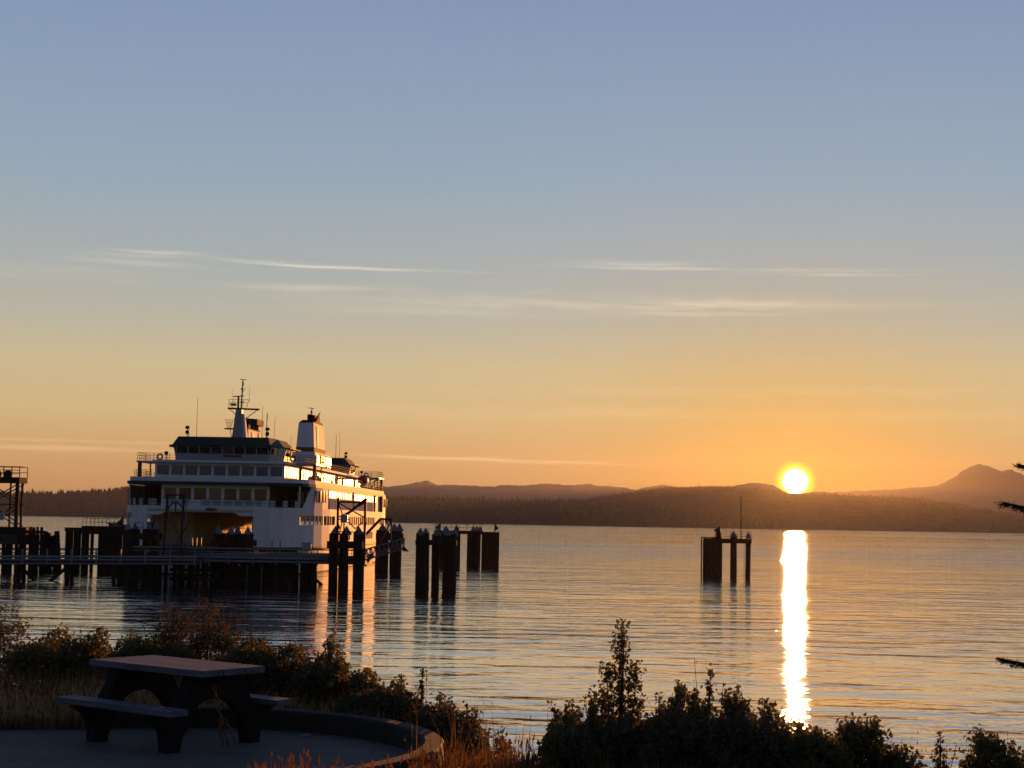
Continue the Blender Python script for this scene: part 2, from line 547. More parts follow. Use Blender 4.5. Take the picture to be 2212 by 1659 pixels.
P_A = [(-260, 1068), (-100, 1066), (0, 1068), (48, 1068), (134, 1067), (211, 1063), (260, 1058), (300, 1055), (420, 1050), (560, 1053), (700, 1066), (833, 1078), (900, 1079), (1000, 1081),
       (1100, 1083), (1200, 1084), (1290, 1083), (1360, 1090), (1430, 1098), (1500, 1106), (1600, 1120), (1680, 1133), (1720, 1140)]
P_B = [(1100, 1110), (1180, 1096), (1230, 1086), (1280, 1077), (1330, 1069), (1390, 1061), (1440, 1053), (1500, 1053), (1540, 1051), (1580, 1053), (1640, 1056), (1700, 1067),
       (1750, 1069), (1800, 1070), (1860, 1072), (1950, 1075), (2000, 1079), (2050, 1088), (2100, 1098), (2160, 1107), (2212, 1114), (2300, 1128), (2420, 1140)]
P_C = [(1300, 1100), (1500, 1066), (1590, 1049), (1620, 1043), (1640, 1043), (1670, 1047), (1700, 1066), (1730, 1067), (1755, 1062), (1780, 1062), (1810, 1068), (1900, 1100)]
P_D = [(560, 1075), (700, 1060), (790, 1052), (833, 1051), (880, 1047), (900, 1041), (922, 1038), (935, 1043), (945, 1047), (1000, 1048), (1040, 1051), (1065, 1052), (1080, 1049), (1100, 1048),
       (1130, 1050), (1160, 1047), (1180, 1045), (1205, 1047), (1240, 1048), (1275, 1045), (1290, 1049), (1340, 1052), (1375, 1058), (1395, 1052), (1430, 1047), (1455, 1052), (1480, 1060), (1600, 1100)]
P_E = [(1650, 1110), (1700, 1080), (1750, 1067), (1810, 1062), (1850, 1060), (1880, 1060), (1905, 1057), (1930, 1058), (1960, 1053), (2000, 1053), (2030, 1048), (2050, 1039), (2080, 1016),
       (2100, 1006), (2115, 1003), (2135, 1008), (2150, 1014), (2165, 1017), (2185, 1014), (2212, 1028), (2240, 1045), (2300, 1060), (2400, 1085)]
P_F = [(1860, 1110), (1950, 1078), (2000, 1069), (2060, 1059), (2100, 1056), (2160, 1057), (2212, 1058), (2300, 1064), (2420, 1090)]
cA, gA = ridge('headland', P_A, 5600, 800, 900, forest_m, 14, seed=1.3, base=3)
cB, gB = ridge('wooded_hill', P_B, 7600, 1700, 1200, forest_m, 22, seed=5.1, base=3)
ridge('far_ridge', P_C, 9000, 1200, 500, rock_m, 10, seed=7.7, jag=1.0)
ridge('mountain_range', P_D, 12500, 1500, 500, rock_m, 22, step=4, seed=9.3, jag=2.0)
ridge('foothills', P_F, 12000, 1000, 400, rock_m, 14, seed=12.9, jag=1.0)
ridge('mountain', P_E, 13500, 1200, 500, rock_m, 40, step=4, seed=15.2, jag=3.5)
rnd = random.Random(4)
def forest_spots(crest, grid, n_crest, n_slope, D):
    sp = []
    for _ in range(n_crest):
        i = rnd.randrange(len(crest) - 1); t = rnd.random()
        p = crest[i].lerp(crest[i + 1], t)
        sp.append((p.x + rnd.uniform(-6, 6), p.y + rnd.uniform(-60, 20), p.z - 3))
    for _ in range(n_slope):
        i = rnd.randrange(len(grid) - 1); j = rnd.randrange(1, 9)
        t, s = rnd.random(), rnd.random()
        a, b_, c_, d_ = (Vector(v) for v in (grid[i][j], grid[i + 1][j], grid[i][j + 1], grid[i + 1][j + 1]))
        p = a.lerp(b_, t).lerp(c_.lerp(d_, t), s)
        sp.append(tuple(p))
    return sp
conifers('forest', forest_spots(cA, gA, 1000, 1600, 5600), rnd, 8, 16, 'dark conifer forest covering the low headland behind the ferry')
conifers('forest', forest_spots(cB, gB, 700, 1200, 7600), rnd, 6, 12, 'hazy conifer forest covering the long hill below the sun')

# ------------------------------------------------------------------ near ground
def smooth(a, b, x):
    t = min(1, max(0, (x - a) / (b - a)))
    return t * t * (3 - 2 * t)
FS = 0.92   # the terrace, worked out from the table's real height
PC = (-3.5 * FS, 16.85 * FS); PR = 2.65 * FS; PZ = 6.1
def edge_y(x):
    return 21.2 - 6.2 * smooth(-3.2, 1.0, x) - 0.4 * smooth(3, 7, x) + 0.25 * math.sin(x * 1.7)
def ground_z(x, y):
    return 8.4 - FS * (8.4 - ground_o(x / FS, y / FS))
def ground_o(x, y):
    zp = 6.85 - 0.93 * smooth(2, 13.6, y)
    zl = 6.85 - 0.95 * smooth(4, 15.4, y)
    k = smooth(-2.2, 0.4, x)
    z = zl * (1 - k) + zp * k
    if x > 0: z -= 0.035 * x * smooth(4, 13, y)
    e = edge_y(x)
    if y > e:
        d = y - e
        z -= 0.34 * d * smooth(0, 3, d) + 0.06 * d
    if math.hypot(x + 3.5, y - 16.85) > 2.95:
        z += 0.05 * noise.fractal(Vector((x * .5, y * .5, 2)), 1, 2, 3)
    return max(z, -3)
soil = mat('dry_soil', (0.10, 0.075, 0.045), 0.95, noise_amt=0.5, noise_scale=3, bump=0.6, bump_scale=18, spec=0.2)
def in_patio(x, y, pad=0.0):
    if math.hypot(x - PC[0], y - PC[1]) < PR + pad: return True
    return x < PC[0] and 12.4 - pad < y < path_edge(x) + pad
def path_edge(x):
    return 17.52 + 0.1 * math.sin(x * 1.3)
g = MB()
rows = []
xs = [-60, -40, -25, -15, -11] + [-9 + i * .25 for i in range(80)] + [12, 16, 25, 40, 60]
yy = [-30, -10, 0, 5, 9, 10.5] + [11.5 + i * .25 for i in range(74)] + [31, 33, 36, 40, 46, 55]
for y in yy:
    r = []
    for x in xs:
        z = ground_z(x, y)
        if in_patio(x, y, .35): z = PZ - .06
        r.append((x, y, z))
    rows.append(r)
g.grid(rows)
tag(g.build('ground', soil, smooth=True), kind='structure')

# patio slab of concrete with a path running off to the left
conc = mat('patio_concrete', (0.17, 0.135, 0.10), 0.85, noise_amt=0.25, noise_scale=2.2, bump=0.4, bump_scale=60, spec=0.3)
out = []
a0 = math.pi * .63
for i in range(60):
    a = a0 - (a0 + math.pi * .72) * i / 59
    out.append((PC[0] + PR * math.cos(a), PC[1] + PR * math.sin(a)))
out += [(-6, 12.1), (-12, 12.0)]
for i in range(24):
    x = -12 + (out[0][0] + 12 + -.15) * i / 23
    out.append((x, path_edge(x) + .03 * math.sin(i * 2.1)))
n = len(out)
p = MB()
p.prism(out, PZ - .12, PZ)
tag(p.build('patio', conc), kind='structure')
# curved kerb wall
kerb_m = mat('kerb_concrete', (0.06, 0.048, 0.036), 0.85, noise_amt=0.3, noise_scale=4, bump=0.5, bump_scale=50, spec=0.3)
kw = MB()
rows = []
for i in range(72):
    a = math.radians(118 - 178 * i / 71)
    ca, sa = math.cos(a), math.sin(a)
    r0, r1 = PR + .004, PR + .20
    hz = PZ + .215
    rows.append([(PC[0] + r * ca, PC[1] + r * sa, z) for r, z in ((r0, PZ - .1), (r0, hz - .02), (r0 + .02, hz), (r1 - .02, hz), (r1, hz - .02), (r1, PZ - .3))])
kw.grid(rows)
kw.poly(rows[0], [tuple(range(6))]); kw.poly(rows[-1], [tuple(range(6))])
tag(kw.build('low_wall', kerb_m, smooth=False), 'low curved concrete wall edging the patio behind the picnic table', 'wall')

# ------------------------------------------------------------------ haze
hm = bpy.data.materials.new('haze_air'); hm.use_nodes = True
ht = hm.node_tree; ht.nodes.clear()
ho = ht.nodes.new('ShaderNodeOutputMaterial')
ad = ht.nodes.new('ShaderNodeAddShader')
for i, (dn, an, cl) in enumerate(HAZE):        # a forward-scattering and an even component
    pv = ht.nodes.new('ShaderNodeVolumePrincipled')
    pv.inputs['Color'].default_value = cl
    pv.inputs['Density'].default_value = dn
    pv.inputs['Anisotropy'].default_value = an
    ht.links.new(pv.outputs[0], ad.inputs[i])
ht.links.new(ad.outputs[0], ho.inputs['Volume'])
hz = MB().box((0, 5000, 300), (17000, 19000, 608))
o = hz.build('haze', hm)
tag(o, 'thin warm morning haze over the channel', 'haze', kind='stuff')
# ------------------------------------------------------------------ ferry
white = mat('white_paint', (0.74, 0.72, 0.69), 0.7, noise_amt=0.12, noise_scale=0.8, spec=0.12, stretch=(1, 1, .25))
cream = mat('cream_paint', (0.82, 0.68, 0.36), 0.5, noise_amt=0.15, noise_scale=0.9)
green = mat('green_trim', (0.012, 0.045, 0.035), 0.7, spec=.2)
hull_low = mat('dark_green_hull', (0.01, 0.03, 0.025), 0.7, spec=.15, noise_amt=.3, noise_scale=.5)
steel_d = mat('deck_steel', (0.09, 0.09, 0.085), 0.7, noise_amt=.3, noise_scale=1.0)
black = mat('black_paint', (0.015, 0.013, 0.012), 0.8, spec=0.1)
greyp = mat('grey_paint', (0.30, 0.33, 0.34), 0.45)
brownd = mat('brown_interior', (0.14, 0.08, 0.045), 0.8, spec=.1)
orange_m = mat('life_ring_orange', (0.35, 0.05, 0.02), 0.5)
brass = mat('rail_metal', (0.16, 0.12, 0.08), 0.8, spec=.1)
canvas_g = mat('rail_panel', (0.28, 0.31, 0.33), 0.6)

def glass_mat(name, tint, rough, alpha):
    m = bpy.data.materials.new(name); m.use_nodes = True
    b = m.node_tree.nodes['Principled BSDF']
    b.inputs['Base Color'].default_value = (*tint, 1)
    b.inputs['Roughness'].default_value = rough
    b.inputs['Specular IOR Level'].default_value = 0.8
    b.inputs['Alpha'].default_value = alpha
    return m
glass = glass_mat('window_glass', (0.012, 0.012, 0.013), 0.06, 0.93)
glass_side = glass_mat('lounge_glass', (0.03, 0.025, 0.012), 0.30, 0.9)
glass_side.node_tree.nodes['Principled BSDF'].inputs['Specular IOR Level'].default_value = 0.16
glass_side.node_tree.nodes['Principled BSDF'].inputs['Specular Tint'].default_value = (1.0, 0.62, 0.18, 1)  # gold of the sun glints put into the specular tint

FD = 250.0
FX = -37.55 + (FD - 215) * .045
ferry = thing('ferry', (FX, FD, 0), 'large white double-ended car ferry with two funnels moored at the dock', 'ferry', rz=-math.atan(.045))

HALF = [(6.7, -50), (8.3, -48.3), (9.6, -46.4), (10.7, -44), (11.6, -41.2), (12.2, -38), (12.6, -34), (12.85, -29), (12.85, -24)]
def outline(scale=1.0, inset=0.0, ends=True, yclip=None):
    """right side near to far, then left side back"""
    R = [(x * scale - inset, y) for x, y in HALF] + [(12.85 * scale - inset, y) for y in (-12, 0, 12)] + [(x * scale - inset, -y) for x, y in reversed(HALF)]
    L = [(-x, y) for x, y in reversed(R)]
    return R, L
R_, L_ = outline()
ZB, ZT = 4.7, 9.7      # bottom and top of the white side
# openings along the side: (along-distance ranges of y) cut as real gaps
def side_wall(mb, pts, sgn):
    """plated side between z 4.7 and 9.7 with a row of openings; pts dense list of (x,y)"""
    pass
def dense(pts, step):
    out = [pts[0]]
    for a, b in zip(pts, pts[1:]):
        L = math.hypot(b[0] - a[0], b[1] - a[1]); n = max(1, int(L / step))
        for i in range(1, n + 1):
            out.append((a[0] + (b[0] - a[0]) * i / n, a[1] + (b[1] - a[1]) * i / n))
    return out
def shell(mb, pts, z0, z1, th=.12, inward=1):
    """thin plate following pts"""
    n = len(pts)
    P = []
    for i, (x, y) in enumerate(pts):
        a = pts[max(0, i - 1)]; b = pts[min(n - 1, i + 1)]
        tx, ty = b[0] - a[0], b[1] - a[1]; l = math.hypot(tx, ty) or 1
        nx, ny = -ty / l * inward, tx / l * inward
        P.append(((x, y), (x + nx * th, y + ny * th)))
    b0 = len(mb.v)
    for (o, i_) in P:
        mb.v += [(o[0], o[1], z0), (o[0], o[1], z1), (i_[0], i_[1], z1), (i_[0], i_[1], z0)]
    for k in range(n - 1):
        a = b0 + 4 * k; c = a + 4
        for j in range(4):
            mb.f.append((a + j, a + (j + 1) % 4, c + (j + 1) % 4, c + j))
    mb.f.append((b0, b0 + 1, b0 + 2, b0 + 3)); e = b0 + 4 * (n - 1); mb.f.append((e + 3, e + 2, e + 1, e))
hull = MB()
side = dense(R_, 0.28)
OP1 = (7.55, 8.75); OP2 = (5.35, 6.45)
def is_open(y, row):
    ay = abs(y)
    if row == 1:
        if ay > 23: return (24.0 < ay < 43.0 and (ay % 1.7) > .5) or (sgn < 0 and 43.5 < ay < 46.5)
        if -12 < y < 19: return (y % 2.3) > 0.95
        return False
    return (2 < y < 17 or -17 < y < -9) and (y % 2.3) > 0.95
for sgn in (1, -1):
    pts = [(x * sgn, y) for x, y in side]
    inw = 1 if sgn > 0 else -1
    for (z0, z1, row) in ((ZB, OP2[0], 0), (OP2[0], OP2[1], 2), (OP2[1], OP1[0], 0), (OP1[0], OP1[1], 1), (OP1[1], ZT, 0)):
        if row == 0:
            shell(hull, pts, z0, z1, .12, inw)
        else:
            run = []
            for i, p_ in enumerate(pts):
                if not is_open(p_[1], row):
                    run.append(p_)
                else:
                    if len(run) > 1: shell(hull, run, z0, z1, .12, inw)
                    run = []
            if len(run) > 1: shell(hull, run, z0, z1, .12, inw)
# end fascias above the car deck mouth: centre band and lower shoulders
for e in (-1, 1):
    y = 50 * e
    hull.box((0, y - e * .08, 9.33), (13.4, .16, .74))
    for s_ in (-1, 1):
        hull.poly([(s_ * 6.7, y, 8.96), (s_ * 4.3, y, 8.96), (s_ * 4.9, y, 8.55), (s_ * 6.7, y, 8.55),
                   (s_ * 6.7, y - e * .16, 8.96), (s_ * 4.3, y - e * .16, 8.96), (s_ * 4.9, y - e * .16, 8.55), (s_ * 6.7, y - e * .16, 8.55)],
                  [(0, 1, 2, 3), (7, 6, 5, 4), (0, 4, 5, 1), (1, 5, 6, 2), (2, 6, 7, 3), (3, 7, 4, 0)])
        # raked jamb plate of the mouth
        hull.poly([(s_ * 6.7, y, 8.6), (s_ * 6.2, y, ZB), (s_ * 6.7, y, ZB), (s_ * 6.7, y - e * .16, 8.6), (s_ * 6.2, y - e * .16, ZB), (s_ * 6.7, y - e * .16, ZB)],
                  [(0, 1, 2), (5, 4, 3), (0, 3, 4, 1), (1, 4, 5, 2), (2, 5, 3, 0)])
hull.build('hull', white, ferry)
lo = MB()
Rl = [(x * .955 - .1, y) for x, y in R_]
ol = Rl + [(-x, y) for x, y in reversed(Rl)]
lo2 = [(x * .9, y * .97) for x, y in ol]
lo.prism(lo2, -1.5, 1.4, ol)
lo.build('lower_hull', hull_low, ferry)
ld_ = MB(); ld_.prism(ol, 1.4, 4.55)
ld_.build('topsides', white, ferry)
for e in (-1, 1):
    fd = MB(); fd.prism([(-11, 43.5 * e), (11, 43.5 * e), (8.2, 48.4 * e), (5.5, 49.9 * e), (-5.5, 49.9 * e), (-8.2, 48.4 * e)], 1.0, 4.5); fd.build('fender', hull_low, ferry)
# rubbing strake
rs = MB()
for sgn in (1, -1):
    shell(rs, [(x * sgn, y) for x, y in dense([(x + .08, y) for x, y in R_], 2)], 4.45, 4.72, .3, 1 if sgn > 0 else -1)
rs.build('rub_rail', green, ferry)
dk = MB()
Ri = [(x - .2, y) for x, y in R_]
dk.prism(Ri + [(-x, y) for x, y in reversed(Ri)], 4.55, 4.75)
for e in (-1, 1):
    dk.prism([(-6.2, 50 * e), (6.2, 50 * e), (4.4, 55.5 * e), (-4.4, 55.5 * e)], 4.3, 4.7)
dk.build('car_deck', steel_d, ferry)
top = MB()
top.prism(Ri + [(-x, y) for x, y in reversed(Ri)], 9.0, 9.25)
top.build('deckhead', cream, ferry)
# centre casing with vertical frames
cs = MB()
cs.box((-5.8, 0, 6.87), (5.0, 80, 4.24))
y = -39.9
while y < 40:
    cs.box((-3.23, y, 6.87), (.16, .12, 4.2)); y += .85
cs.build('casing', cream, ferry)
pw = MB()
for s_ in (-1, 1):
    yy_ = -33.0
    while yy_ < 34:
        pw.box((s_ * 12.5, yy_, 6.87), (.24, .14, 4.24)); yy_ += 2.3
pw.build('rib', cream, ferry)
ramp_r = MB()
for x in [-5.8 + i * .55 for i in range(12)]:
    ramp_r.bar((x, -49.8, 4.75), (x, -49.8, 5.8), .07)
ramp_r.bar((-5.9, -49.8, 5.8), (.4, -49.8, 5.8), .08)
ramp_r.build('bow_gate', greyp, ferry)
badge = MB()
badge.lathe((0, 0, 0), [(.42, -.04), (.46, 0), (.40, .06), (.2, .08)], 20)
o = badge.build('emblem', brass, ferry, smooth=True)
o.rotation_euler = (math.radians(90), 0, 0); o.location = (1.4, -50.06, 9.3); o.scale = (1.6, .5, 1)

RP = random.Random(9)
def window_band(p0, p1, z0, z1, wz0, wz1, n, mull, wallmat, glmat, name='front_wall', th=.14, tilt=0.0, ends=.3, parent=None, part='window', both=True):
    """flat wall from p0 to p1 (x,y), windows n in a row; tilt = outward lean at top"""
    p0 = Vector((p0[0], p0[1], 0)); p1 = Vector((p1[0], p1[1], 0))
    d = (p1 - p0); L = d.length; d.normalize()
    nrm = Vector((d.y, -d.x, 0))
    def P(s, z, off=0.0):
        lean = tilt * (z - z0) / max(.01, (z1 - z0))
        q = p0 + d * s + nrm * (off + lean)
        return (q.x, q.y, z)
    w = MB()
    def slab(s0, s1, a, b):
        if b - a < 1e-4 or s1 - s0 < 1e-4: return
        pts = [P(s0, a), P(s1, a), P(s1, b), P(s0, b), P(s0, a, -th), P(s1, a, -th), P(s1, b, -th), P(s0, b, -th)]
        w.poly(pts, [(0, 1, 2, 3), (7, 6, 5, 4), (0, 4, 5, 1), (1, 5, 6, 2), (2, 6, 7, 3), (3, 7, 4, 0)])
    slab(0, L, z0, wz0)
    slab(0, L, wz1, z1)
    cell = (L - 2 * ends + mull) / n
    x = ends
    slab(0, ends, wz0, wz1); slab(L - ends, L, wz0, wz1)
    panes = []
    for i in range(n):
        a = ends + i * cell; b = a + cell - mull
        panes.append((a, b))
        if i < n - 1: slab(b, b + mull, wz0, wz1)
    wall = w.build(name, wallmat, parent or ferry)
    for (a, b) in panes:
        g = MB(); k1, k2 = RP.uniform(-.045, .045) * (b - a), RP.uniform(-.03, .03) * (wz1 - wz0)
        pts = [P(a - .02, wz0 - .02, -.05), P(b + .02, wz0 - .02, -.05 + k1), P(b + .02, wz1 + .02, -.05 + k1 + k2), P(a - .02, wz1 + .02, -.05 + k2),
               P(a - .02, wz0 - .02, -.08), P(b + .02, wz0 - .02, -.08), P(b + .02, wz1 + .02, -.08), P(a - .02, wz1 + .02, -.08)]
        g.poly(pts, [(0, 1, 2, 3), (7, 6, 5, 4), (0, 4, 5, 1), (1, 5, 6, 2), (2, 6, 7, 3), (3, 7, 4, 0)])
        g.build(part, glmat, wall)
    return wall

def railing(pts, z, h=1.05, name='railing', m=None, gap=1.5, bars=3, r=.03, closed=False):
    mb = MB()
    for a, b in zip(pts, pts[1:]):
        a3, b3 = Vector((*a, z)), Vector((*b, z))
        L = (b3 - a3).length; n = max(1, round(L / gap))
        for i in range(n + 1):
            q = a3.lerp(b3, i / n)
            mb.bar(q, q + Vector((0, 0, h)), r * 1.6)
        for k in range(bars):
            zz = h * (k + 1) / bars
            mb.bar(a3 + Vector((0, 0, zz)), b3 + Vector((0, 0, zz)), r * 1.4)
    return mb.build(name, m or brass, ferry)

# passenger deck, level two -------------------------------------------------
L2 = 12.45
for e in (-1, 1):
    def E(x, y): return (x * (-e), y * -e)      # mirror the near end to the far end by half a turn
    a, b = E(-7.0, -42), E(7.0, -42)
    window_band(a, b, 9.25, L2, 10.55, 12.05, 7, .38, white, glass, 'cabin_front', ends=.35)
    # set-back walls of the open side decks
    for s_ in (-1, 1):
        q0, q1 = E(s_ * 7.0, -41.8), E(s_ * 7.0, -31)
        m_ = MB(); m_.box(((q0[0] + q1[0]) / 2, (q0[1] + q1[1]) / 2, 10.85), (.14, 10.8, 3.19)); m_.build('deck_wall', brownd, ferry)
        r0, r1 = E(s_ * 7.1, -31), E(s_ * 12.3, -31)
        if r0[0] > r1[0]: r0, r1 = r1, r0
        if e > 0: r0, r1 = r1, r0
        window_band((r0[0], r0[1]), (r1[0], r1[1]), 9.25, L2, 10.3, 12.0, 4, .3, brownd, glass, 'deck_wall')
    # rail with panels along the curved bow
    pts = [(-12.2, -37.5), (-11.5, -41), (-10.6, -43.9), (-9.5, -46.2), (-8.2, -48.1), (-6.7, -49.7), (6.7, -49.7), (8.2, -48.1), (9.5, -46.2), (10.6, -43.9), (11.5, -41), (12.2, -37.5)]
    pts = [E(*p_) for p_ in pts]
    rl_ = railing(pts, ZT, .95, gap=1.35, bars=2, m=green)
    pm = MB()
    for a_, b_ in zip(pts, pts[1:]):
        L = math.hypot(b_[0] - a_[0], b_[1] - a_[1]); n = max(1, round(L / 1.35))
        for i in range(n):
            t0, t1 = (i + .12) / n, (i + .88) / n
            pa = (a_[0] + (b_[0] - a_[0]) * t0, a_[1] + (b_[1] - a_[1]) * t0, ZT + .45); pb = (a_[0] + (b_[0] - a_[0]) * t1, a_[1] + (b_[1] - a_[1]) * t1, ZT + .45)
            if (i * 7 + 3) % 11 < 9: pm.bar(pa, pb, .03, .78)
    pm.build('rail_mesh', canvas_g, ferry)
    # side stanchions of the open deck
    for s_ in (-1, 1):
        for (x, y) in ((11.0, -42.5),):
            q = E(s_ * x, y); st = MB(); st.bar((q[0], q[1], ZT), (q[0], q[1], L2), .16); st.build('stanchion', white, ferry)
# long cabin sides at level two, raked forward edge
for s_ in (-1, 1):
    x = s_ * 12.3
    for e in (-1, 1):
        w_ = MB()
        lowp = [(11.35, -42.0), (11.7, -40.4), (12.2, -38), (12.6, -34), (12.72, -30)]
        topp = [(12.0, -39.2), (12.1, -38.6), (12.3, -37.4), (12.6, -34), (12.72, -30)]
        def shellrow(pl, z, off): return [((px_ - off) * s_, py_ * -e, z) for px_, py_ in pl]
        mid = [((a_[0] + b_[0]) / 2, (a_[1] + b_[1]) / 2) for a_, b_ in zip(lowp, topp)]
        rows_ = [shellrow(lowp, ZT, 0), shellrow(mid, (ZT + L2) / 2, 0), shellrow(topp, L2, 0), shellrow(topp, L2, .14), shellrow(mid, (ZT + L2) / 2, .14), shellrow(lowp, ZT, .14), shellrow(lowp, ZT, 0)]
        w_.grid(rows_)
        w_.build('side_plate', white, ferry)
        for yw in (-37.6, -35.9, -33.4, -31.4):
            gq = MB(); gq.box((s_ * (12.66 if yw > -36.5 else 12.46), -e * yw, 11.3), (.12, .9, 1.5), rz=0 if yw > -36.5 else (-.1 * s_ * -e)); gq.build('window', glass, ferry)
    segs = [(-26.6, -4, 12), (-2, 21, 12), (23.6, 29.2, 2)]
    for (ya, yb, n) in segs:
        p0, p1 = ((x, ya), (x, yb)) if s_ > 0 else ((x, yb), (x, ya))
        window_band(p0, p1, 9.25, L2, 11.35, 12.2, n, .55, white, glass_side, 'cabin_side')
    fl = MB()
    yy_ = -26.0
    while yy_ < 21:
        if not (-4.2 < yy_ < -1.8): fl.box((x + s_ * .05, yy_, 10.25), (.1, .12, 1.9))
        yy_ += 1.35
    fl.build('rib', white, ferry)
    inn = MB(); inn.box((x - s_ * 1.2, 0, 10.85), (.12, 66, 3.19)); inn.build('inner_wall', brownd, ferry)

# deck slab of level three (sun deck) with white fascia
def deck_outline(hw, y_end, curve=4.0, tipw=.7):
    R = [(hw * tipw, -y_end), (hw * (tipw + (1 - tipw) * .6), -y_end + curve * .3), (hw * .97, -y_end + curve * .8), (hw, -y_end + curve * 1.6)]
    R = R + [(x, -y) for x, y in reversed(R)]
    return R + [(-x, y) for x, y in reversed(R)]
s3 = MB(); s3.prism(deck_outline(12.2, 43.6, 4, .83), L2 + .02, L2 + .40); s3.build('sun_deck', green, ferry)
f3 = MB(); f3.prism(deck_outline(12.0, 43.0, 4, .83), L2 + .40, L2 + .95); f3.build('fascia', white, ferry)
Z3, L3 = L2 + .95, 15.35
for e in (-1, 1):
    def E(x, y): return (x * (-e), y * -e)
    window_band(E(-8.5, -40), E(8.5, -40), Z3, L3, 13.75, 15.0, 9, .3, white, glass, 'lounge_front', tilt=-.15, ends=.3)
for s_ in (-1, 1):
    x = s_ * 8.5
    for (ya, yb, n) in ((-39.9, -29, 7), (-27, -18, 5), (-16, 4, 10), (6, 24, 9), (26, 39.9, 7)):
        p0, p1 = ((x, ya), (x, yb)) if s_ > 0 else ((x, yb), (x, ya))
        window_band(p0, p1, Z3, L3, 13.75, 15.05, n, .22, white, glass_side, 'lounge_side')
core = MB()
for (ya, yb) in ((-25, -9), (5, 25)):
    core.box((0, (ya + yb) / 2, 14.35), (9, yb - ya, 1.96))
core.build('lounge_core', brownd, ferry)
seats = MB()
rs_ = random.Random(5)
for i in range(16):
    seats.box((rs_.uniform(-7.5, 7.5), rs_.choice((-37, -35, -33, 34, 36)), 13.9), (.9, .6, 1.0))
seats.build('lounge_seats', brownd, ferry)

# top deck slab
s4 = MB(); s4.prism(deck_outline(9.3, 41.3, 3, .85), L3 + .02, L3 + .32); s4.build('top_deck', white, ferry)
for e in (-1, 1):
    wg = MB()
    wg.box((0, 33.0 * e, L3 + .20), (24, 6.5, .22))
    wg.build('bridge_wing', greyp, ferry)
    po = MB()
    for s_ in (-1, 1):
        po.bar((s_ * 11.7, e * 35.6, Z3), (s_ * 11.7, e * 35.6, L3 + .1), .42)
        po.bar((s_ * 11.7, e * 30.3, Z3), (s_ * 11.7, e * 30.3, L3 + .1), .16)
    po.build('wing_post', brownd, ferry)
    for s_ in (-1, 1):
        railing([(s_ * 7.6, e * 36.1), (s_ * 11.9, e * 36.1), (s_ * 11.9, e * 29.9), (s_ * 8.4, e * 29.9)], L3 + .31, 1.05, gap=1.1)
        railing([(s_ * 8.9, e * 40.0), (s_ * 11.9, e * 37.4), (s_ * 12.0, e * 30.0)], Z3, 1.0, gap=1.2)
        lr = MB(); lr.ring((s_ * 8.9, e * 36.2, L3 + .85), .36, .10, 'Y', 18, 6); lr.build('life_ring', orange_m, ferry)
        sl = MB(); sl.lathe((s_ * 8.1, e * 36.0, L3 + 1.35), [(.05, -.9), (.05, -.2), (.2, -.2), (.26, .05), (.2, .25)], 10); sl.build('searchlight', black, ferry)

# pilothouses ----------------------------------------------------------------
def pilothouse(e):
    root = ferry
    def E(x, y): return (x * (-e), y * -e)
    b = [(-6.1, -38.6), (6.1, -38.6), (7.1, -33.6), (7.1, -27), (-7.1, -27), (-7.1, -33.6)]
    zb, zw0, zw1, zt = L3 + .32, 16.62, 17.55, 17.62
    tl = .42
    for i, n in enumerate((8, 4, 3, 6, 3, 4)):
        p0, p1 = b[i], b[(i + 1) % 6]
        window_band(E(*p0), E(*p1), zb, zt, zw0, zw1, n, .14, greyp if i != 3 else white, glass, 'pilothouse_wall', tilt=tl if i in (0, 1, 5, 2, 4) else 0, ends=.12, part='pilothouse_window')
    fl = MB()
    fl.prism([E(x * .98, y * .995) for x, y in b], zb + .02, zb + .12)
    fl.box((*E(0, -36.4), 16.5), (6.5, 1.1, 1.0))
    fl.box((*E(3, -31), 16.7), (1.2, 3.0, 1.9))
    fl.build('bridge_console', brownd, root)
    ev = [(-6.75, -39.9), (6.75, -39.9), (8.15, -34.4), (8.15, -26.2), (-8.15, -26.2), (-8.15, -34.4)]
    md = [(-6.45, -39.5), (6.45, -39.5), (7.35, -34.2), (7.35, -26.5), (-7.35, -26.5), (-7.35, -34.2)]
    tp = [(-5.95, -38.4), (5.95, -38.4), (6.3, -33.8), (6.3, -27.2), (-6.3, -27.2), (-6.3, -33.8)]
    rf = MB()
    rf.prism([E(*q) for q in ev], 17.62, 17.70)
    rf.prism([E(*q) for q in md], 17.70, 18.85, [E(*q) for q in tp])
    roof_ = rf.build('pilothouse_roof', green, root)
    for (x, y, h, r) in ((-4.7, -38, 1.2, .05), (-3.9, -37.0, 5.2, .035), (.9, -36.5, 1.2, .05), (1.6, -36.5, 1.9, .04), (4.6, -36, 4.2, .035), (4.3, -37, .7, .1)):
        q = E(x, y); an = MB(); an.tube((*q, 18.85), (*q, 18.85 + h), r, r * .6, 6); an.build('antenna', brass, roof_)
    for (x, y, z) in ((-5.0, -37.6, 19.95), (5.4, -36.4, 19.95)):
        q = E(x, y)
        nb = MB(); nb.lathe((q[0], q[1], z), [(.05, -1.1), (.05, -.75), (.24, -.72), (.24, -.3), (.05, -.26), (.05, -.1), (.27, -.02), (.30, .15), (.2, .33)], 14)
        nb.build('signal_light', black, roof_, smooth=True)
pilothouse(-1); 
def E_fix(): pass
pilothouse(1)
# wing mullion lights: name board under the near pilothouse window
nbm = MB(); nbm.box((1.35, -38.75, 16.35), (2.4, .08, .34)); nbm.build('name_board', brownd, ferry)

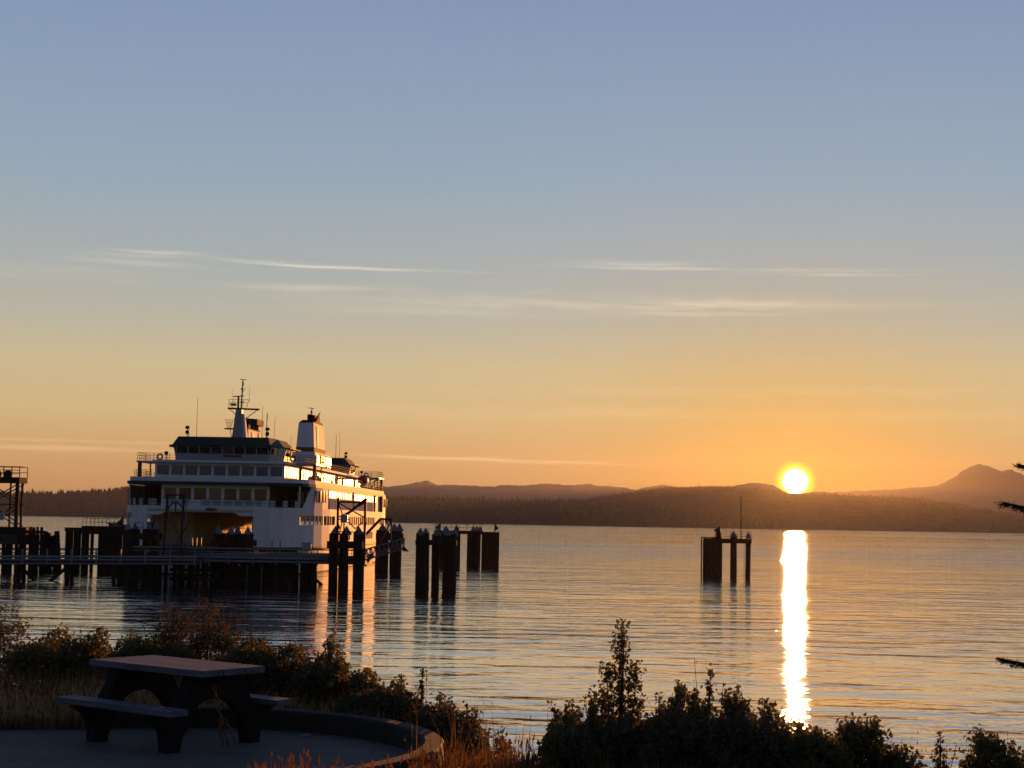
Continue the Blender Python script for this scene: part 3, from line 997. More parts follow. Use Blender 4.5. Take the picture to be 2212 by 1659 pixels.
# funnels ---------------------------------------------------------------------
def funnel(xr, y0, w, L, z0, z1, kind):
    xc = xr - w / 2
    f = MB()
    k0, k1 = w / 2, w / 2 - .22
    f.prism([(xc - k0, y0), (xc + k0, y0), (xc + k0, y0 + L), (xc - k0, y0 + L)], z0 + .7, z1,
            [(xc - k1, y0 + .3), (xc + k1, y0 + .3), (xc + k1, y0 + L - 1.0), (xc - k1, y0 + L - 1.0)])
    fo = f.build('funnel', white, ferry)
    bs = MB(); bs.box((xc, y0 + L / 2, z0 + .35), (w + .06, L + .06, .7)); bs.build('funnel_base', brownd, fo)
    cp = MB()
    cp.prism([(xc - k1, y0 + .3), (xc + k1, y0 + .3), (xc + k1, y0 + L - 1.0), (xc - k1, y0 + L - 1.0)], z1, z1 + .42,
             [(xc - k1 + .5, y0 + .6), (xc + k1 - .1, y0 + .6), (xc + k1 - .1, y0 + L - 1.6), (xc - k1 + .5, y0 + L - 1.6)])
    cp.build('funnel_cap', black, fo)
    ex = MB()
    if kind == 'r':
        ex.box((xc + .45, y0 + 4.2, z1 + .8), (1.15, 4.6, .85))
        ex.poly([(xc + .95, y0 + 1.9, z1 + .5), (xc + 1.75, y0 + 1.9, z1 + 1.75), (xc + 1.25, y0 + 1.9, z1 + .2), (xc + .95, y0 + 3.0, z1 + .5), (xc + 1.75, y0 + 2.6, z1 + 1.75), (xc + 1.25, y0 + 3.0, z1 + .2)],
                [(0, 1, 2), (5, 4, 3), (0, 3, 4, 1), (1, 4, 5, 2), (2, 5, 3, 0)])
        for t in (2.6, 4.0, 5.4): ex.tube((xc + .1, y0 + t, z1 + .9), (xc + .1, y0 + t, z1 + 1.4), .28, .28, 12)
    else:
        ex.box((xc - .1, y0 + 2.0, z1 + .75), (2.3, 2.6, 1.9))
        for t in (3.6, 5.4, 7.2): ex.tube((xc + .3, y0 + t, z1 + .2), (xc + .3, y0 + t, z1 + 1.8), .95, 1.05, 16)
        ex.box((xc + 1.15, y0 + 6.2, z1 + 1.35), (1.2, 5.2, .9))
    ex.build('exhaust', black, fo)
    if kind == 'r':
        m_ = MB()
        a = Vector((xc + .3, y0 + 3.2, z1 + 1.2))
        m_.tube(a, a + Vector((0, 0, 1.15)), .09, .06, 6); m_.bar(a + Vector((-.55, 0, 1.2)), a + Vector((.35, 0, 1.1)), .09)
        m_.bar(a + Vector((-.2, 0, .45)), a + Vector((.25, 0, .5)), .07); m_.box(a + Vector((-.05, 0, .6)), (.25, .25, .3))
        m_.build('funnel_mast', black, fo)
    # access panel and ladder on the lit side
    ld = MB()
    for t in (0, .35): ld.bar((xr + .06, y0 + 3 + t, z0 + .8), (xr - .1, y0 + 3 + t, z1 - .3), .05)
    for i in range(int((z1 - z0 - 1) / .35)): ld.bar((xr + .03, y0 + 3, z0 + 1 + i * .35), (xr + .03, y0 + 3.35, z0 + 1 + i * .35), .04)
    ld.build('funnel_ladder', greyp, fo)
funnel(7.4, -11.0, 2.65, 10.4, 18.2, 22.55, 'r')
funnel(-4.1, -2.5, 2.6, 10.8, 18.2, 21.9, 'l')
dh = MB()
dh.box((5.2, -5.5, L3 + 1.55), (5.4, 15, 2.5)); dh.box((3.6, -14.2, L3 + 1.25), (3.6, 3.2, 1.9)); dh.box((-4.5, 3, L3 + 1.5), (5, 12, 2.4))
dh.build('machinery_house', white, ferry)
ck = MB()
for i in range(7): ck.box((8.02, -11.6 + i * 2.0, L3 + 1.6), (.12, 1.1, 1.5))
ck.build('vent_panel', glass_side, ferry)
railing([(8.7, -26), (8.7, 25)], L3 + .32, 1.0, gap=1.6, name='railing')
railing([(-8.7, -26), (-8.7, 25)], L3 + .32, 1.0, gap=1.6, name='railing')
railing([(12.2, -30), (12.2, 30)], Z3, 1.0, gap=1.7, name='railing')
railing([(-12.2, -30), (-12.2, 30)], Z3, 1.0, gap=1.7, name='railing')
gr = MB()
for i in range(6):
    a = -13.5 + i * 1.25
    gr.bar((8.75, a, L3 + .4), (8.75, a, L3 + 2.4), .12)
for z in (.9, 1.4, 1.9, 2.4): gr.bar((8.75, -13.5, L3 + z), (8.75, -7.2, L3 + z), .08)
gr.build('raft_rack', white, ferry)
# rafts and davits on the sun deck side
for (y, z) in ((15, Z3 + .5), (17.6, Z3 + .5), (20.2, Z3 + .5), (25, Z3 + .5)):
    rf = MB(); rf.tube((11.3, y - .85, z), (11.3, y + .85, z), .42, .42, 12); rf.build('life_raft', white, ferry, smooth=False)
for y in (9.0, 12.2, 23.0, 28.5):
    dv = MB(); dv.bar((11.2, y, Z3), (11.4, y, Z3 + 1.7), .2); dv.bar((11.4, y, Z3 + 1.7), (12.9, y, Z3 + 1.95), .16); dv.bar((11.1, y, Z3 + .9), (12.5, y, Z3 + 1.5), .1); dv.build('davit', brownd, ferry)
bt = MB()
bt.lathe((0, 0, 0), [(.1, -2.4), (.65, -1.7), (.85, 0), (.65, 1.7), (.1, 2.4)], 12)
o = bt.build('rescue_boat', orange_m, ferry, smooth=True); o.rotation_euler = (math.radians(90), 0, 0); o.location = (11.9, 10.6, Z3 + 1.3)

# mast ------------------------------------------------------------------------
MY = -28.0
mt = MB()
mt.prism([(-1.15, MY - .8), (.55, MY - .8), (.55, MY + .8), (-1.15, MY + .8)], 17.9, 23.2, [(-.62, MY - .45), (.18, MY - .45), (.18, MY + .45), (-.62, MY + .45)])
mast = mt.build('mast', greyp, ferry)
mw = MB()
mw.prism([(.60, MY - .8), (1.15, MY - .8), (1.15, MY + .8), (.60, MY + .8)], 17.9, 22.6, [(.22, MY - .3), (.52, MY - .3), (.52, MY + .3), (.22, MY + .3)])
mw.build('mast_pipe', white, mast)
ma = MB()
ma.bar((-1.85, MY, 23.32), (2.55, MY, 23.22), .2, .24)
ma.bar((-1.6, MY, 23.2), (-.7, MY, 22.5), .09); ma.bar((2.2, MY, 23.1), (.6, MY, 21.9), .09)
ma.tube((0, MY, 23.2), (.12, MY, 27.25), .11, .07, 8)
ma.tube((-.42, MY, 23.2), (-.42, MY, 25.0), .15, .13, 8)
ma.bar((-.3, MY, 27.38), (.6, MY, 27.3), .09)
ma.bar((-1.15, MY, 24.95), (.35, MY, 25.08), .13)
ma.bar((.05, MY, 25.4), (.5, MY, 26.2), .06)
for z in (24.15, 25.95): ma.lathe((.05, MY, z), [(.05, -.15), (.2, .1), (.22, .16)], 8)
for (x, z0_, z1_) in ((-1.2, 23.4, 26.0), (1.1, 24.2, 26.3)): ma.tube((x, MY, z0_), (x, MY, z1_), .025, .015, 5)
ma.box((-1.05, MY, 23.85), (.75, .4, .3)); ma.box((.14, MY, 26.75), (.2, .2, .6))
ma.bar((-1.7, MY, 23.5), (-1.7, MY, 23.95), .05); ma.bar((-1.9, MY, 23.95), (-1.5, MY, 24.0), .05)
ma.build('yardarm', black, mast)
for (x0, x1, z0, z1) in ((-1.6, 1.2, 23.45, 24.5), (-2.0, -.9, 20.6, 21.7)):
    mr = MB()
    mr.bar((x0, MY - .7, z1), (x1, MY - .7, z1), .05); mr.bar((x0 + .2, MY - .7, z1 - .4), (x1 - .2, MY - .7, z1 - .4), .05)
    for i in range(5):
        t = i / 4
        mr.bar((x0 + .35 + (x1 - x0 - .7) * t, MY - .5, z0), (x0 + (x1 - x0) * t, MY - .7, z1), .045)
    if x0 < -1.8: mr.box((-1.45, MY, 20.5), (1.3, 1.2, .16)); mr.bar((-1.4, MY, 20.4), (-1.1, MY, 18.6), .08)
    mr.build('mast_platform', brass, mast)
for (x, z) in ((2.85, 22.2),):
    a_ = MB(); a_.tube((3.0, -25, 18.8), (3.05, -25, 23.0), .07, .04, 6); a_.box((3.06, -25, 22.4), (.12, .1, .6)); a_.tube((3.9, -24, 18.8), (4.0, -24, 22.4), .03, .02, 5); a_.build('antenna', brass, ferry)
far_r = MB()
far_r.tube((4.2, 31, 18.85), (4.2, 31, 23.0), .05, .03, 6)
far_r.build('antenna', brass, ferry)
# ------------------------------------------------------------------ dock structures
creo = mat('creosoted_timber', (0.028, 0.020, 0.015), 0.85, noise_amt=0.5, noise_scale=1.2, bump=0.5, bump_scale=6, spec=0.25, stretch=(3, 3, .4))
rust = mat('rusty_steel', (0.06, 0.028, 0.016), 0.8, noise_amt=0.4, noise_scale=2, spec=0.2)
dsteel = mat('dark_steel', (0.035, 0.028, 0.026), 0.9, spec=.08)
galv = mat('galvanised_steel', (0.16, 0.17, 0.18), 0.8, spec=.15)
capm = mat('pile_cap_grey', (0.13, 0.145, 0.175), 0.6, noise_amt=.2, noise_scale=3)
grey_pipe = mat('grey_pipe', (0.20, 0.22, 0.23), 0.5)
signred = mat('daymark_red', (0.10, 0.02, 0.015), 0.6)
yellow = mat('yellow_paint', (0.5, 0.42, 0.08), 0.5)
pier_wood = mat('pier_timber', (0.05, 0.042, 0.036), 0.8, noise_amt=.4, noise_scale=1.5, bump=.4, bump_scale=8)
rd = random.Random(11)

def piles(root, spots, z1, r, m=creo, base=-3.0, jit=.02, n=10):
    for (x, y) in spots:
        mb = MB()
        rr = r * rd.uniform(.92, 1.08)
        dx, dy = rd.uniform(-jit, jit) * 8, rd.uniform(-jit, jit) * 8
        mb.tube((x + dx, y + dy, base), (x, y, z1 + rd.uniform(-.05, .05)), rr * 1.08, rr * .95, n)
        mb.build('pile', m, root, smooth=False)

def cone_cap(root, x, y, z, r, h, n=10):
    mb = MB(); mb.lathe((x, y, z), [(r, -.16), (r * 1.02, 0), (r * .1, h), (.02, h + .04)], n)
    mb.build('cone_cap', capm, root)

def rail_line(mb, a, b, h, gap, bars, w=.05):
    a = Vector(a); b = Vector(b); n = max(1, round((b - a).length / gap))
    for i in range(n + 1):
        q = a.lerp(b, i / n); mb.bar(q, q + Vector((0, 0, h)), w)
    for k in range(bars):
        z = Vector((0, 0, h * (k + 1) / bars)); mb.bar(a + z, b + z, w)

# walkway trestle on the left ------------------------------------------------------
def X_at(px, D): return (px - 1106) / 3490.0 * D
WD = 177.0
wk = thing('pier_walkway', (X_at(240, WD), WD, 0), 'long low timber walkway with pipes and rails crossing left of the ferry ramp', 'pier')
ox = X_at(240, WD)
xl, xr = X_at(-90, WD) - ox, X_at(440, WD) - ox
def wz(x): return 3.18 + (x - xl) / (xr - xl) * .42
mb = MB()
mb.poly([(xl, -.9, wz(xl) - .45), (xr, -.9, wz(xr) - .45), (xr, .9, wz(xr) - .45), (xl, .9, wz(xl) - .45), (xl, -.9, wz(xl)), (xr, -.9, wz(xr)), (xr, .9, wz(xr)), (xl, .9, wz(xl))],
        [(0, 3, 2, 1), (4, 5, 6, 7), (0, 1, 5, 4), (1, 2, 6, 5), (2, 3, 7, 6), (3, 0, 4, 7)])
mb.build('deck', pier_wood, wk)
for off, r, dz in ((-1.05, .10, .10), (-1.0, .07, -.30), (-1.02, .12, .42)):
    mb = MB(); mb.tube((xl, off, wz(xl) + dz), (xr, off, wz(xr) + dz), r, r, 8); mb.build('pipe', grey_pipe, wk, smooth=True)
x = xl
while x <= xr:
    mb = MB(); mb.bar((x, -1.0, wz(x) - .4), (x, -1.0, wz(x) + 1.25), .16); mb.build('rail_post', grey_pipe, wk); x += 2.66
mb = MB()
mb.bar((xl, -1.0, wz(xl) + 1.28), (xr, -1.0, wz(xr) + 1.28), .12, .16); mb.bar((xl, -1.0, wz(xl) + .82), (xr, -1.0, wz(xr) + .82), .07, .10)
mb.build('rail', dsteel, wk)
mb = MB(); rail_line(mb, (xl, .95, wz(xl)), (xr, .95, wz(xr)), 1.1, 2.66, 2, .08); mb.build('rail', dsteel, wk)
for px in (-60, 57, 161, 262):
    xx = X_at(px, WD) - ox
    piles(wk, [(xx, -.5), (xx + .25, .7)], wz(xx) - .4, .24)
    mb = MB(); mb.box((xx, 0, wz(xx) - .62), (.4, 2.4, .36)); mb.build('pile_cap_beam', creo, wk)
for (p0, p1, za, zb) in ((57, 108, 2.9, .55), (161, 113, 2.6, .55)):
    mb = MB(); mb.bar((X_at(p0, WD) - ox, -.75, za), (X_at(p1, WD) - ox, -.75, zb), .26, .34); mb.build('brace', creo, wk)

# main loading dock in front of the bow ----------------------------------------------
DX = X_at(560, 178)
dock = thing('loading_dock', (DX, 180, 0), 'dark timber loading dock with pale pipes and posts in front of the ferry bow', 'pier')
xl2, xr2 = X_at(300, 178) - DX, X_at(800, 178) - DX
mb = MB(); mb.box(((xl2 + xr2) / 2, 1.5, 3.68), (xr2 - xl2, 8.0, .44)); mb.build('deck', pier_wood, dock)
mb = MB(); mb.box(((xl2 + xr2) / 2 + 2.2, 9.3, 4.1), (13, 7.5, .5)); mb.build('apron', pier_wood, dock)
xs0 = X_at(412, 178) - DX
for z, r in ((4.02, .16), (3.62, .12), (4.33, .10)):
    mb = MB(); mb.tube((xs0, -2.72, z), (xr2, -2.72, z), r, r, 8); mb.build('pipe', grey_pipe, dock, smooth=True)
mb = MB(); mb.box(((xs0 + xr2) / 2, -2.62, 4.2), (xr2 - xs0, .10, .42)); mb.build('fascia_board', capm, dock)
for px in (455, 504, 555, 605.5, 650.6, 694, 738, 790):
    xx = X_at(px, 177) - DX
    mb = MB(); mb.bar((xx, -2.86, 3.3), (xx, -2.86, 3.95), .2); mb.build('bracket', galv, dock)
    mb = MB(); mb.bar((xx, -2.55, 3.9), (xx, -2.55, 5.0), .12); mb.build('rail_post', dsteel, dock)
mb = MB(); mb.bar((xl2, -2.55, 5.0), (xr2, -2.55, 5.0), .10, .12); mb.bar((xl2, -2.55, 4.62), (xr2, -2.55, 4.62), .07); mb.build('rail', grey_pipe, dock)
mb = MB(); rail_line(mb, (xl2, 5.3, 3.9), (xr2, 5.3, 3.9), 1.1, 2.4, 2, .07); mb.build('rail', dsteel, dock)
# closely set fender piles and bents under the dock
gaps = [(302, 319), (348, 353.5), (371, 378)]
px = 276.0
i = 0
while px < 690:
    if not any(a - 3.4 < px < b + 3.4 for a, b in gaps):
        yy_ = 1.2 + 1.2 * math.sin(i * 1.7)
        mb = MB(); w_ = .21 + .05 * ((i * 13) % 5) / 5
        mb.tube((X_at(px, 181) - DX, yy_, -3), (X_at(px, 181) - DX, yy_, 3.45), w_ * 1.1, w_, 8)
        mb.build('pile', creo, dock)
    px += 7.4; i += 1
for k in range(5):
    x0 = X_at(395 + k * 68, 182) - DX
    mb = MB(); mb.bar((x0, -.9, 3.2), (x0 + 3.2, -.9, .4), .3); mb.build('brace', creo, dock)
for zz in (2.5, 1.5):
    mb = MB(); mb.bar((X_at(384, 181) - DX, -.2, zz), (X_at(640, 181) - DX, -.2, zz), .3, .35); mb.build('waler', creo, dock)
for px in (603, 687):
    piles(dock, [(X_at(px, 178) - DX, -1.5)], 3.45, .30)
for px, z in ((541, 0), (573, 0)):
    xx = X_at(px, 177) - DX
    mb = MB(); mb.bar((xx, -1.9, -.2), (xx, -1.9, 3.2), .08); mb.build('ladder_rail', galv, dock)
# equipment on the deck
def small(name, label, cat, loc, shapes, m, group=None, rz=0):
    t = MB()
    for kind, a in shapes:
        getattr(t, kind)(*a)
    o = t.build(name, m); o.location = loc; o.rotation_euler.z = rz
    return tag(o, label, cat, group)
sb = thing('notice_board', (X_at(672, 178), 177.6, 3.9), 'grey framed notice board standing on the loading dock below the white hull', 'sign')
mb = MB(); mb.box((0, 0, 1.35), (.98, .06, .82)); mb.build('board', greyp, sb)
mb = MB()
for sx in (-.55, .55): mb.bar((sx, 0, 0), (sx, 0, 1.82), .09)
mb.bar((-.55, 0, 1.82), (.55, 0, 1.82), .09); mb.build('frame', black, sb)
for px, h, nm in ((597.5, 1.5, 'left of the pair of slim pale poles on the dock under the white hull'), (606, 1.55, 'right of the pair of slim pale poles on the dock under the white hull')):
    small('pole', nm, 'pole', (X_at(px * .9985 if px < 600 else px + 8, 183), 183, 3.9), [('tube', ((0, 0, 0), (0, 0, h + .4), .07, .06, 8))], brass, 'slim poles on the loading dock')
small('cable_reel', 'small dark cable reel standing on the dock in front of the open car deck', 'cable reel', (X_at(590 * .5486 + 5, 181), 180.5, 3.9),
      [('ring', ((0, 0, .55), .42, .10, 'Y', 16, 6)), ('tube', ((0, -.3, .55), (0, .3, .55), .22, .22, 10)), ('box', ((0, 0, .08), (.9, .7, .16)))], rust)

# dolphins with conical caps -----------------------------------------------------------
def dolphin(label, D, group, piles_px, ztop, r, collar=None, caps=None, cap_r=.4, cap_h=.5, depth=1.6, name='mooring_dolphin', capz=0.0):
    cx = sum(p[0] for p in piles_px) / len(piles_px)
    root = thing(name, (X_at(cx, D), D, 0), label, 'dolphin', group)
    X0 = X_at(cx, D)
    for p_ in piles_px:
        xx = X_at(p_[0], D) - X0; dy = p_[1]
        piles(root, [(xx, dy)], ztop, p_[2] if len(p_) > 2 else r)
    if collar:
        a, b, z0, z1 = collar
        mb = MB()
        xa, xb = X_at(a, D) - X0, X_at(b, D) - X0
        ys_ = [p_[1] for p_ in piles_px]
        y0_, y1_ = min(ys_) - r - .08, max(ys_) + r + .08
        mb.box(((xa + xb) / 2, y0_ - .12, (z0 + z1) / 2), (xb - xa, .3, z1 - z0)); mb.build('collar_beam', creo, root)
        mb = MB(); mb.box(((xa + xb) / 2, y1_ + .12, (z0 + z1) / 2 - .01), (xb - xa, .3, z1 - z0)); mb.build('collar_beam', creo, root)
    for c in caps or []:
        cone_cap(root, X_at(c[0], D) - X0, c[1] if len(c) > 1 else 0, ztop + capz + (c[2] if len(c) > 2 else 0), cap_r, cap_h)
    return root, X0
G_D = 'pile dolphins with cone caps round the ferry berth'
# d: left of the bow
rt, X0 = dolphin('cone-capped dolphin standing in front of the left corner of the ferry bow', 190, G_D, [(286, 0), (297, .9), (331, 0), (343, .9), (292, 1.5), (337, 1.6), (304, .3), (325, .3)], 6.85, .42, (281, 351, 5.6, 6.35),
                 [(286, 0), (297, .9), (331, 0), (343, .9)], .40, .68)
mb = MB(); rail_line(mb, (X_at(302, 190) - X0, 0, 6.4), (X_at(318, 190) - X0, 0, 6.4), 1.15, 1.0, 2, .07); mb.build('railing', dsteel, rt)
# f: before the car-deck mouth
rt, X0 = dolphin('cone-capped dolphin silhouetted against the sunlit car deck mouth', 190, G_D, [(477, 0), (487, .8), (508, 0), (519, .9), (514, 1.6), (541, 0, .4), (549, 0.2), (502, .7), (528, .6)], 6.55, .42, (466, 557, 5.05, 5.75),
                 [(481, 0), (508, 0), (519, .9), (544, 0)], .46, .78)
mb = MB(); rail_line(mb, (X_at(486, 190) - X0, .2, 6.6), (X_at(553, 190) - X0, .2, 6.6), .95, 1.1, 2, .05); mb.build('railing', dsteel, rt)
# i: right of the bow
rt, X0 = dolphin('cone-capped dolphin rising through the dock beside the steel hoist frame', 176.5, G_D, [(727, 0, .40), (728.5, .9, .36), (750.5, 0, .50), (751, 1.1, .42), (776.5, 0, .32), (788.5, .2, .34), (783, 1.2, .4)], 6.85, .44, (716, 793, 5.25, 6.0),
                 [(731.5, .4), (755, .4), (781, .4)], .56, .78)
# k: beyond the gangway
rt, X0 = dolphin('cone-capped dolphin just behind the far end of the sloping gangway', 235, G_D, [(828.5, 0), (839.5, 0), (834, 1.3), (858.8, 0), (868, 0), (863, 1.3)], 6.95, .58, (820, 877, 5.5, 6.5),
                 [(833, 0), (858.5, 0), (869.5, 0)], .62, .95)
# l: free-standing nearest
rt, X0 = dolphin('tall free-standing cone-capped dolphin of three pile clusters in open water right of the gangway', 177.7, G_D,
                 [(913, 0), (919, .5), (926.5, 0), (920, 1.3), (945, 1.0, .34), (949.5, .8, .36), (970.5, 0), (977, .3), (985, 0), (978, 1.4)], 6.95, .40, (905, 993, 5.75, 6.3),
                 [(914.5, 0), (925.8, .3), (951, .8), (969, .8, .25), (974, -.1), (988, .3)], .42, .66)
mb = MB(); rail_line(mb, (X_at(912, 177.7) - X0, 1.5, 6.8), (X_at(950, 177.7) - X0, 1.5, 6.8), .7, 1.0, 1, .05); mb.build('railing', dsteel, rt)
mb = MB(); mb.bar((X_at(946, 177.7) - X0, 1.2, 5.4), (X_at(975, 177.7) - X0, 1.0, 5.4), .25); mb.build('brace', creo, rt)

# m: farther dolphin with walkway and daymarks
D = 271.0
cx = 1020; X0 = X_at(cx, D)
fm = thing('berthing_dolphin', (X0, D, 0), 'farther dolphin with a railed walkway and triangular daymarks in open water', 'dolphin')
def Xl(px): return X_at(px, D) - X0
piles(fm, [(Xl(1021), 0), (Xl(1030), .4), (Xl(1040), 0), (Xl(1035), 1.2), (Xl(1024), 1.3)], 6.75, .42)
for c in (1028, 1036, 1043): cone_cap(fm, Xl(c), .2, 6.9, .42, .75)
piles(fm, [(Xl(993), 0), (Xl(997), .9), (Xl(960), .5), (Xl(951), 0)], 6.3, .32)
mb = MB()
for i in range(10):
    x0 = Xl(1049) + i * (Xl(1082.5) - Xl(1049)) / 9.0
    mb.box((x0, (.12 if i % 2 else -.12), 1.9), (.34, .22, 9.6))
mb.build('sheet_fender', rust, fm)
mb = MB(); mb.box(((Xl(1048) + Xl(1083)) / 2, .45, 3), (Xl(1083) - Xl(1048), .5, 7.2)); mb.build('fender_back', creo, fm)
mb = MB(); mb.box(((Xl(944) + Xl(1050)) / 2, .6, 6.55), (Xl(1050) - Xl(944), 1.4, .55)); mb.build('walkway_beam', dsteel, fm)
mb = MB(); rail_line(mb, (Xl(947), 0, 6.85), (Xl(1047), 0, 6.85), 1.05, 1.4, 2, .06); mb.build('railing', galv, fm)
mb = MB(); rail_line(mb, (Xl(947), 1.2, 6.85), (Xl(1047), 1.2, 6.85), 1.05, 1.4, 2, .06); mb.build('railing', galv, fm)
def tri(pts, th, nm, m, root, y=0.0):
    t = MB(); P = [(x, y, z) for x, z in pts] + [(x, y + th, z) for x, z in pts]
    t.poly(P, [(0, 1, 2), (5, 4, 3), (0, 3, 4, 1), (1, 4, 5, 2), (2, 5, 3, 0)]); t.build(nm, m, root)
tri([(Xl(945), 7.25), (Xl(958), 8.15), (Xl(958), 6.75)], .08, 'daymark', signred, fm, -.3)
tri([(Xl(1074), 8.1), (Xl(1083.5), 7.35), (Xl(1074), 6.75)], .08, 'daymark', signred, fm, -.3)
tri([(Xl(987), 6.85), (Xl(999), 6.85), (Xl(991.5), 7.9)], .08, 'daymark', dsteel, fm, -.3)
mb = MB(); mb.bar((Xl(1074), -.2, 6.6), (Xl(1074), -.2, 8.1), .1); mb.bar((Xl(958), -.2, 6.6), (Xl(958), -.2, 8.1), .1); mb.bar((Xl(1082), -.2, 6.3), (Xl(1082), -.2, 7.0), .08); mb.build('daymark_post', dsteel, fm)

# n: lone berthing structure on the right with a tall pole
D = 242.0
X0 = X_at(1575, D)
nm_ = thing('berthing_structure', (X0, D, 0), 'lone rust-brown berthing structure with a tall pole standing left of the sun glitter', 'berthing structure')
mb = MB()
for i in range(13):
    x0 = Xl(1525) + i * (Xl(1562) - Xl(1525)) / 12.0
    mb.box((x0, (.1 if i % 2 else -.1), 1.85), (.26, .2, 9.4))
mb.build('sheet_fender', rust, nm_)
mb = MB(); mb.poly([(Xl(1524), .2, 6.2), (Xl(1563), .2, 6.0), (Xl(1563), .9, 6.0), (Xl(1524), .9, 6.2), (Xl(1524), .2, -3), (Xl(1563), .2, -3), (Xl(1563), .9, -3), (Xl(1524), .9, -3)],
               [(0, 1, 2, 3), (7, 6, 5, 4), (0, 4, 5, 1), (1, 5, 6, 2), (2, 6, 7, 3), (3, 7, 4, 0)]); mb.build('fender_back', rust, nm_)
piles(nm_, [(Xl(1520), .3)], 6.7, .10, rust)
piles(nm_, [(Xl(1589), .2)], 6.9, .46, rust)
piles(nm_, [(Xl(1621), .2)], 6.5, .36, rust)
cone_cap(nm_, Xl(1589), .2, 7.0, .5, .6); cone_cap(nm_, Xl(1621), .2, 6.75, .42, .8)
mb = MB(); mb.box(((Xl(1519) + Xl(1545)) / 2, .3, 6.68), (Xl(1545) - Xl(1519), .5, .14)); mb.box((Xl(1553), .4, 6.5), (1.3, .8, .5)); mb.build('cap_plate', rust, nm_)
mb = MB(); mb.box(((Xl(1560) + Xl(1627)) / 2, .4, 6.2), (Xl(1627) - Xl(1560), 1.1, .7)); mb.build('walkway_beam', rust, nm_)
tri([(Xl(1545.5), 7.7), (Xl(1559.5), 8.35), (Xl(1559.5), 7.3)], .3, 'daymark', dsteel, nm_, .1)
mb = MB(); mb.bar((Xl(1558), .3, 6.6), (Xl(1558), .3, 8.3), .16); mb.bar((Xl(1549), .3, 6.7), (Xl(1549), .3, 7.7), .08); mb.box((Xl(1556), .3, 7.1), (.7, .3, .8)); mb.build('daymark_post', rust, nm_)
for a, b in ((1561, 1583), (1597, 1626)):
    mb = MB(); rail_line(mb, (Xl(a), 0, 6.5), (Xl(b), 0, 6.5), 1.1, .65, 3, .05); mb.build('railing', rust, nm_)
mb = MB(); mb.tube((Xl(1604.6), .2, 6.5), (Xl(1604.6), .2, 12.85), .075, .06, 8); mb.build('pole', rust, nm_)
mb = MB(); mb.bar((Xl(1615), .1, .2), (Xl(1615), .1, 6.2), .04); mb.bar((Xl(1611.5), .1, .2), (Xl(1611.5), .1, 6.2), .04)
for k in range(16): mb.bar((Xl(1611.5), .1, .5 + k * .36), (Xl(1615), .1, .5 + k * .36), .03)
mb.build('ladder', rust, nm_)

# c: broad wing wall on the left with rail and gear
D = 222.0
X0 = X_at(220, D)
ww = thing('wing_wall', (X0, D, 0), 'broad dark timber wing wall with a galvanised rail left of the ferry', 'wing wall')
px = 155.0; i = 0
while px < 288:
    if not (200.5 < px < 205.5 or 216.5 < px < 225):
        mb = MB(); r_ = .2 + .04 * (i % 3)
        mb.tube((Xl(px), .35 * math.sin(i * 2.3), -3), (Xl(px), .35 * math.sin(i * 2.3), 6.45 if px < 189 else 6.6), r_ * 1.05, r_, 8); mb.build('pile', creo, ww)
    px += 5.6; i += 1
mb = MB(); mb.box(((Xl(153) + Xl(192)) / 2, 0, 6.35), (Xl(192) - Xl(153), 1.6, .5)); mb.build('cap_beam', rust, ww)
mb = MB(); mb.box(((Xl(188) + Xl(288)) / 2, .5, 6.3), (Xl(288) - Xl(188), 2.2, 1.1)); mb.build('deck', creo, ww)
mb = MB(); rail_line(mb, (Xl(190), -.5, 6.85), (Xl(258), -.5, 6.85), 1.05, 1.05, 2, .06); mb.build('railing', galv, ww)
mb = MB(); rail_line(mb, (Xl(190), 1.5, 6.85), (Xl(258), 1.5, 6.85), 1.05, 1.05, 2, .06); mb.build('railing', galv, ww)
mb = MB(); rail_line(mb, (Xl(278), -.5, 7.2), (Xl(312), -.5, 7.2), 1.05, 1.0, 3, .07); mb.box((Xl(290), .3, 7.0), (4.2, 1.8, .3)); mb.build('landing', galv, ww)
tri([(Xl(262), 7.2), (Xl(277), 8.3), (Xl(277), 6.9)], .1, 'daymark', signred, ww, -.6)
for k, (px, m_, lb, nm2) in enumerate(((246, black, 'black mooring bollard beside the yellow crates on the wing wall deck', 'bollard'), (251, black, 'dark coil of rope left of the yellow crates on the wing wall', 'rope_coil'), (255.5, yellow, 'left yellow crate among the gear on the wing wall', 'crate'), (259, yellow, 'right yellow crate next to the triangular daymark on the wing wall', 'crate'))):
    sh = [('tube', ((0, 0, 0), (0, 0, .5), .13, .11, 10)), ('tube', ((-.3, 0, .38), (.3, 0, .38), .07, .07, 8))] if nm2 == 'bollard' else ([('ring', ((0, 0, .1), .3, .1, 'Z', 16, 6)), ('ring', ((0, 0, .28), .27, .1, 'Z', 16, 6))] if nm2 == 'rope_coil' else [('box', ((0, 0, .04), (.34, .4, .06))), ('box', ((-.16, 0, .3), (.03, .4, .5))), ('box', ((.16, 0, .3), (.03, .4, .5))), ('box', ((0, -.19, .3), (.3, .03, .5))), ('box', ((0, .19, .3), (.3, .03, .5)))])
    small(nm2, lb, nm2.replace('_', ' '), (X_at(px, 222), 221.9, 6.86), sh, m_)

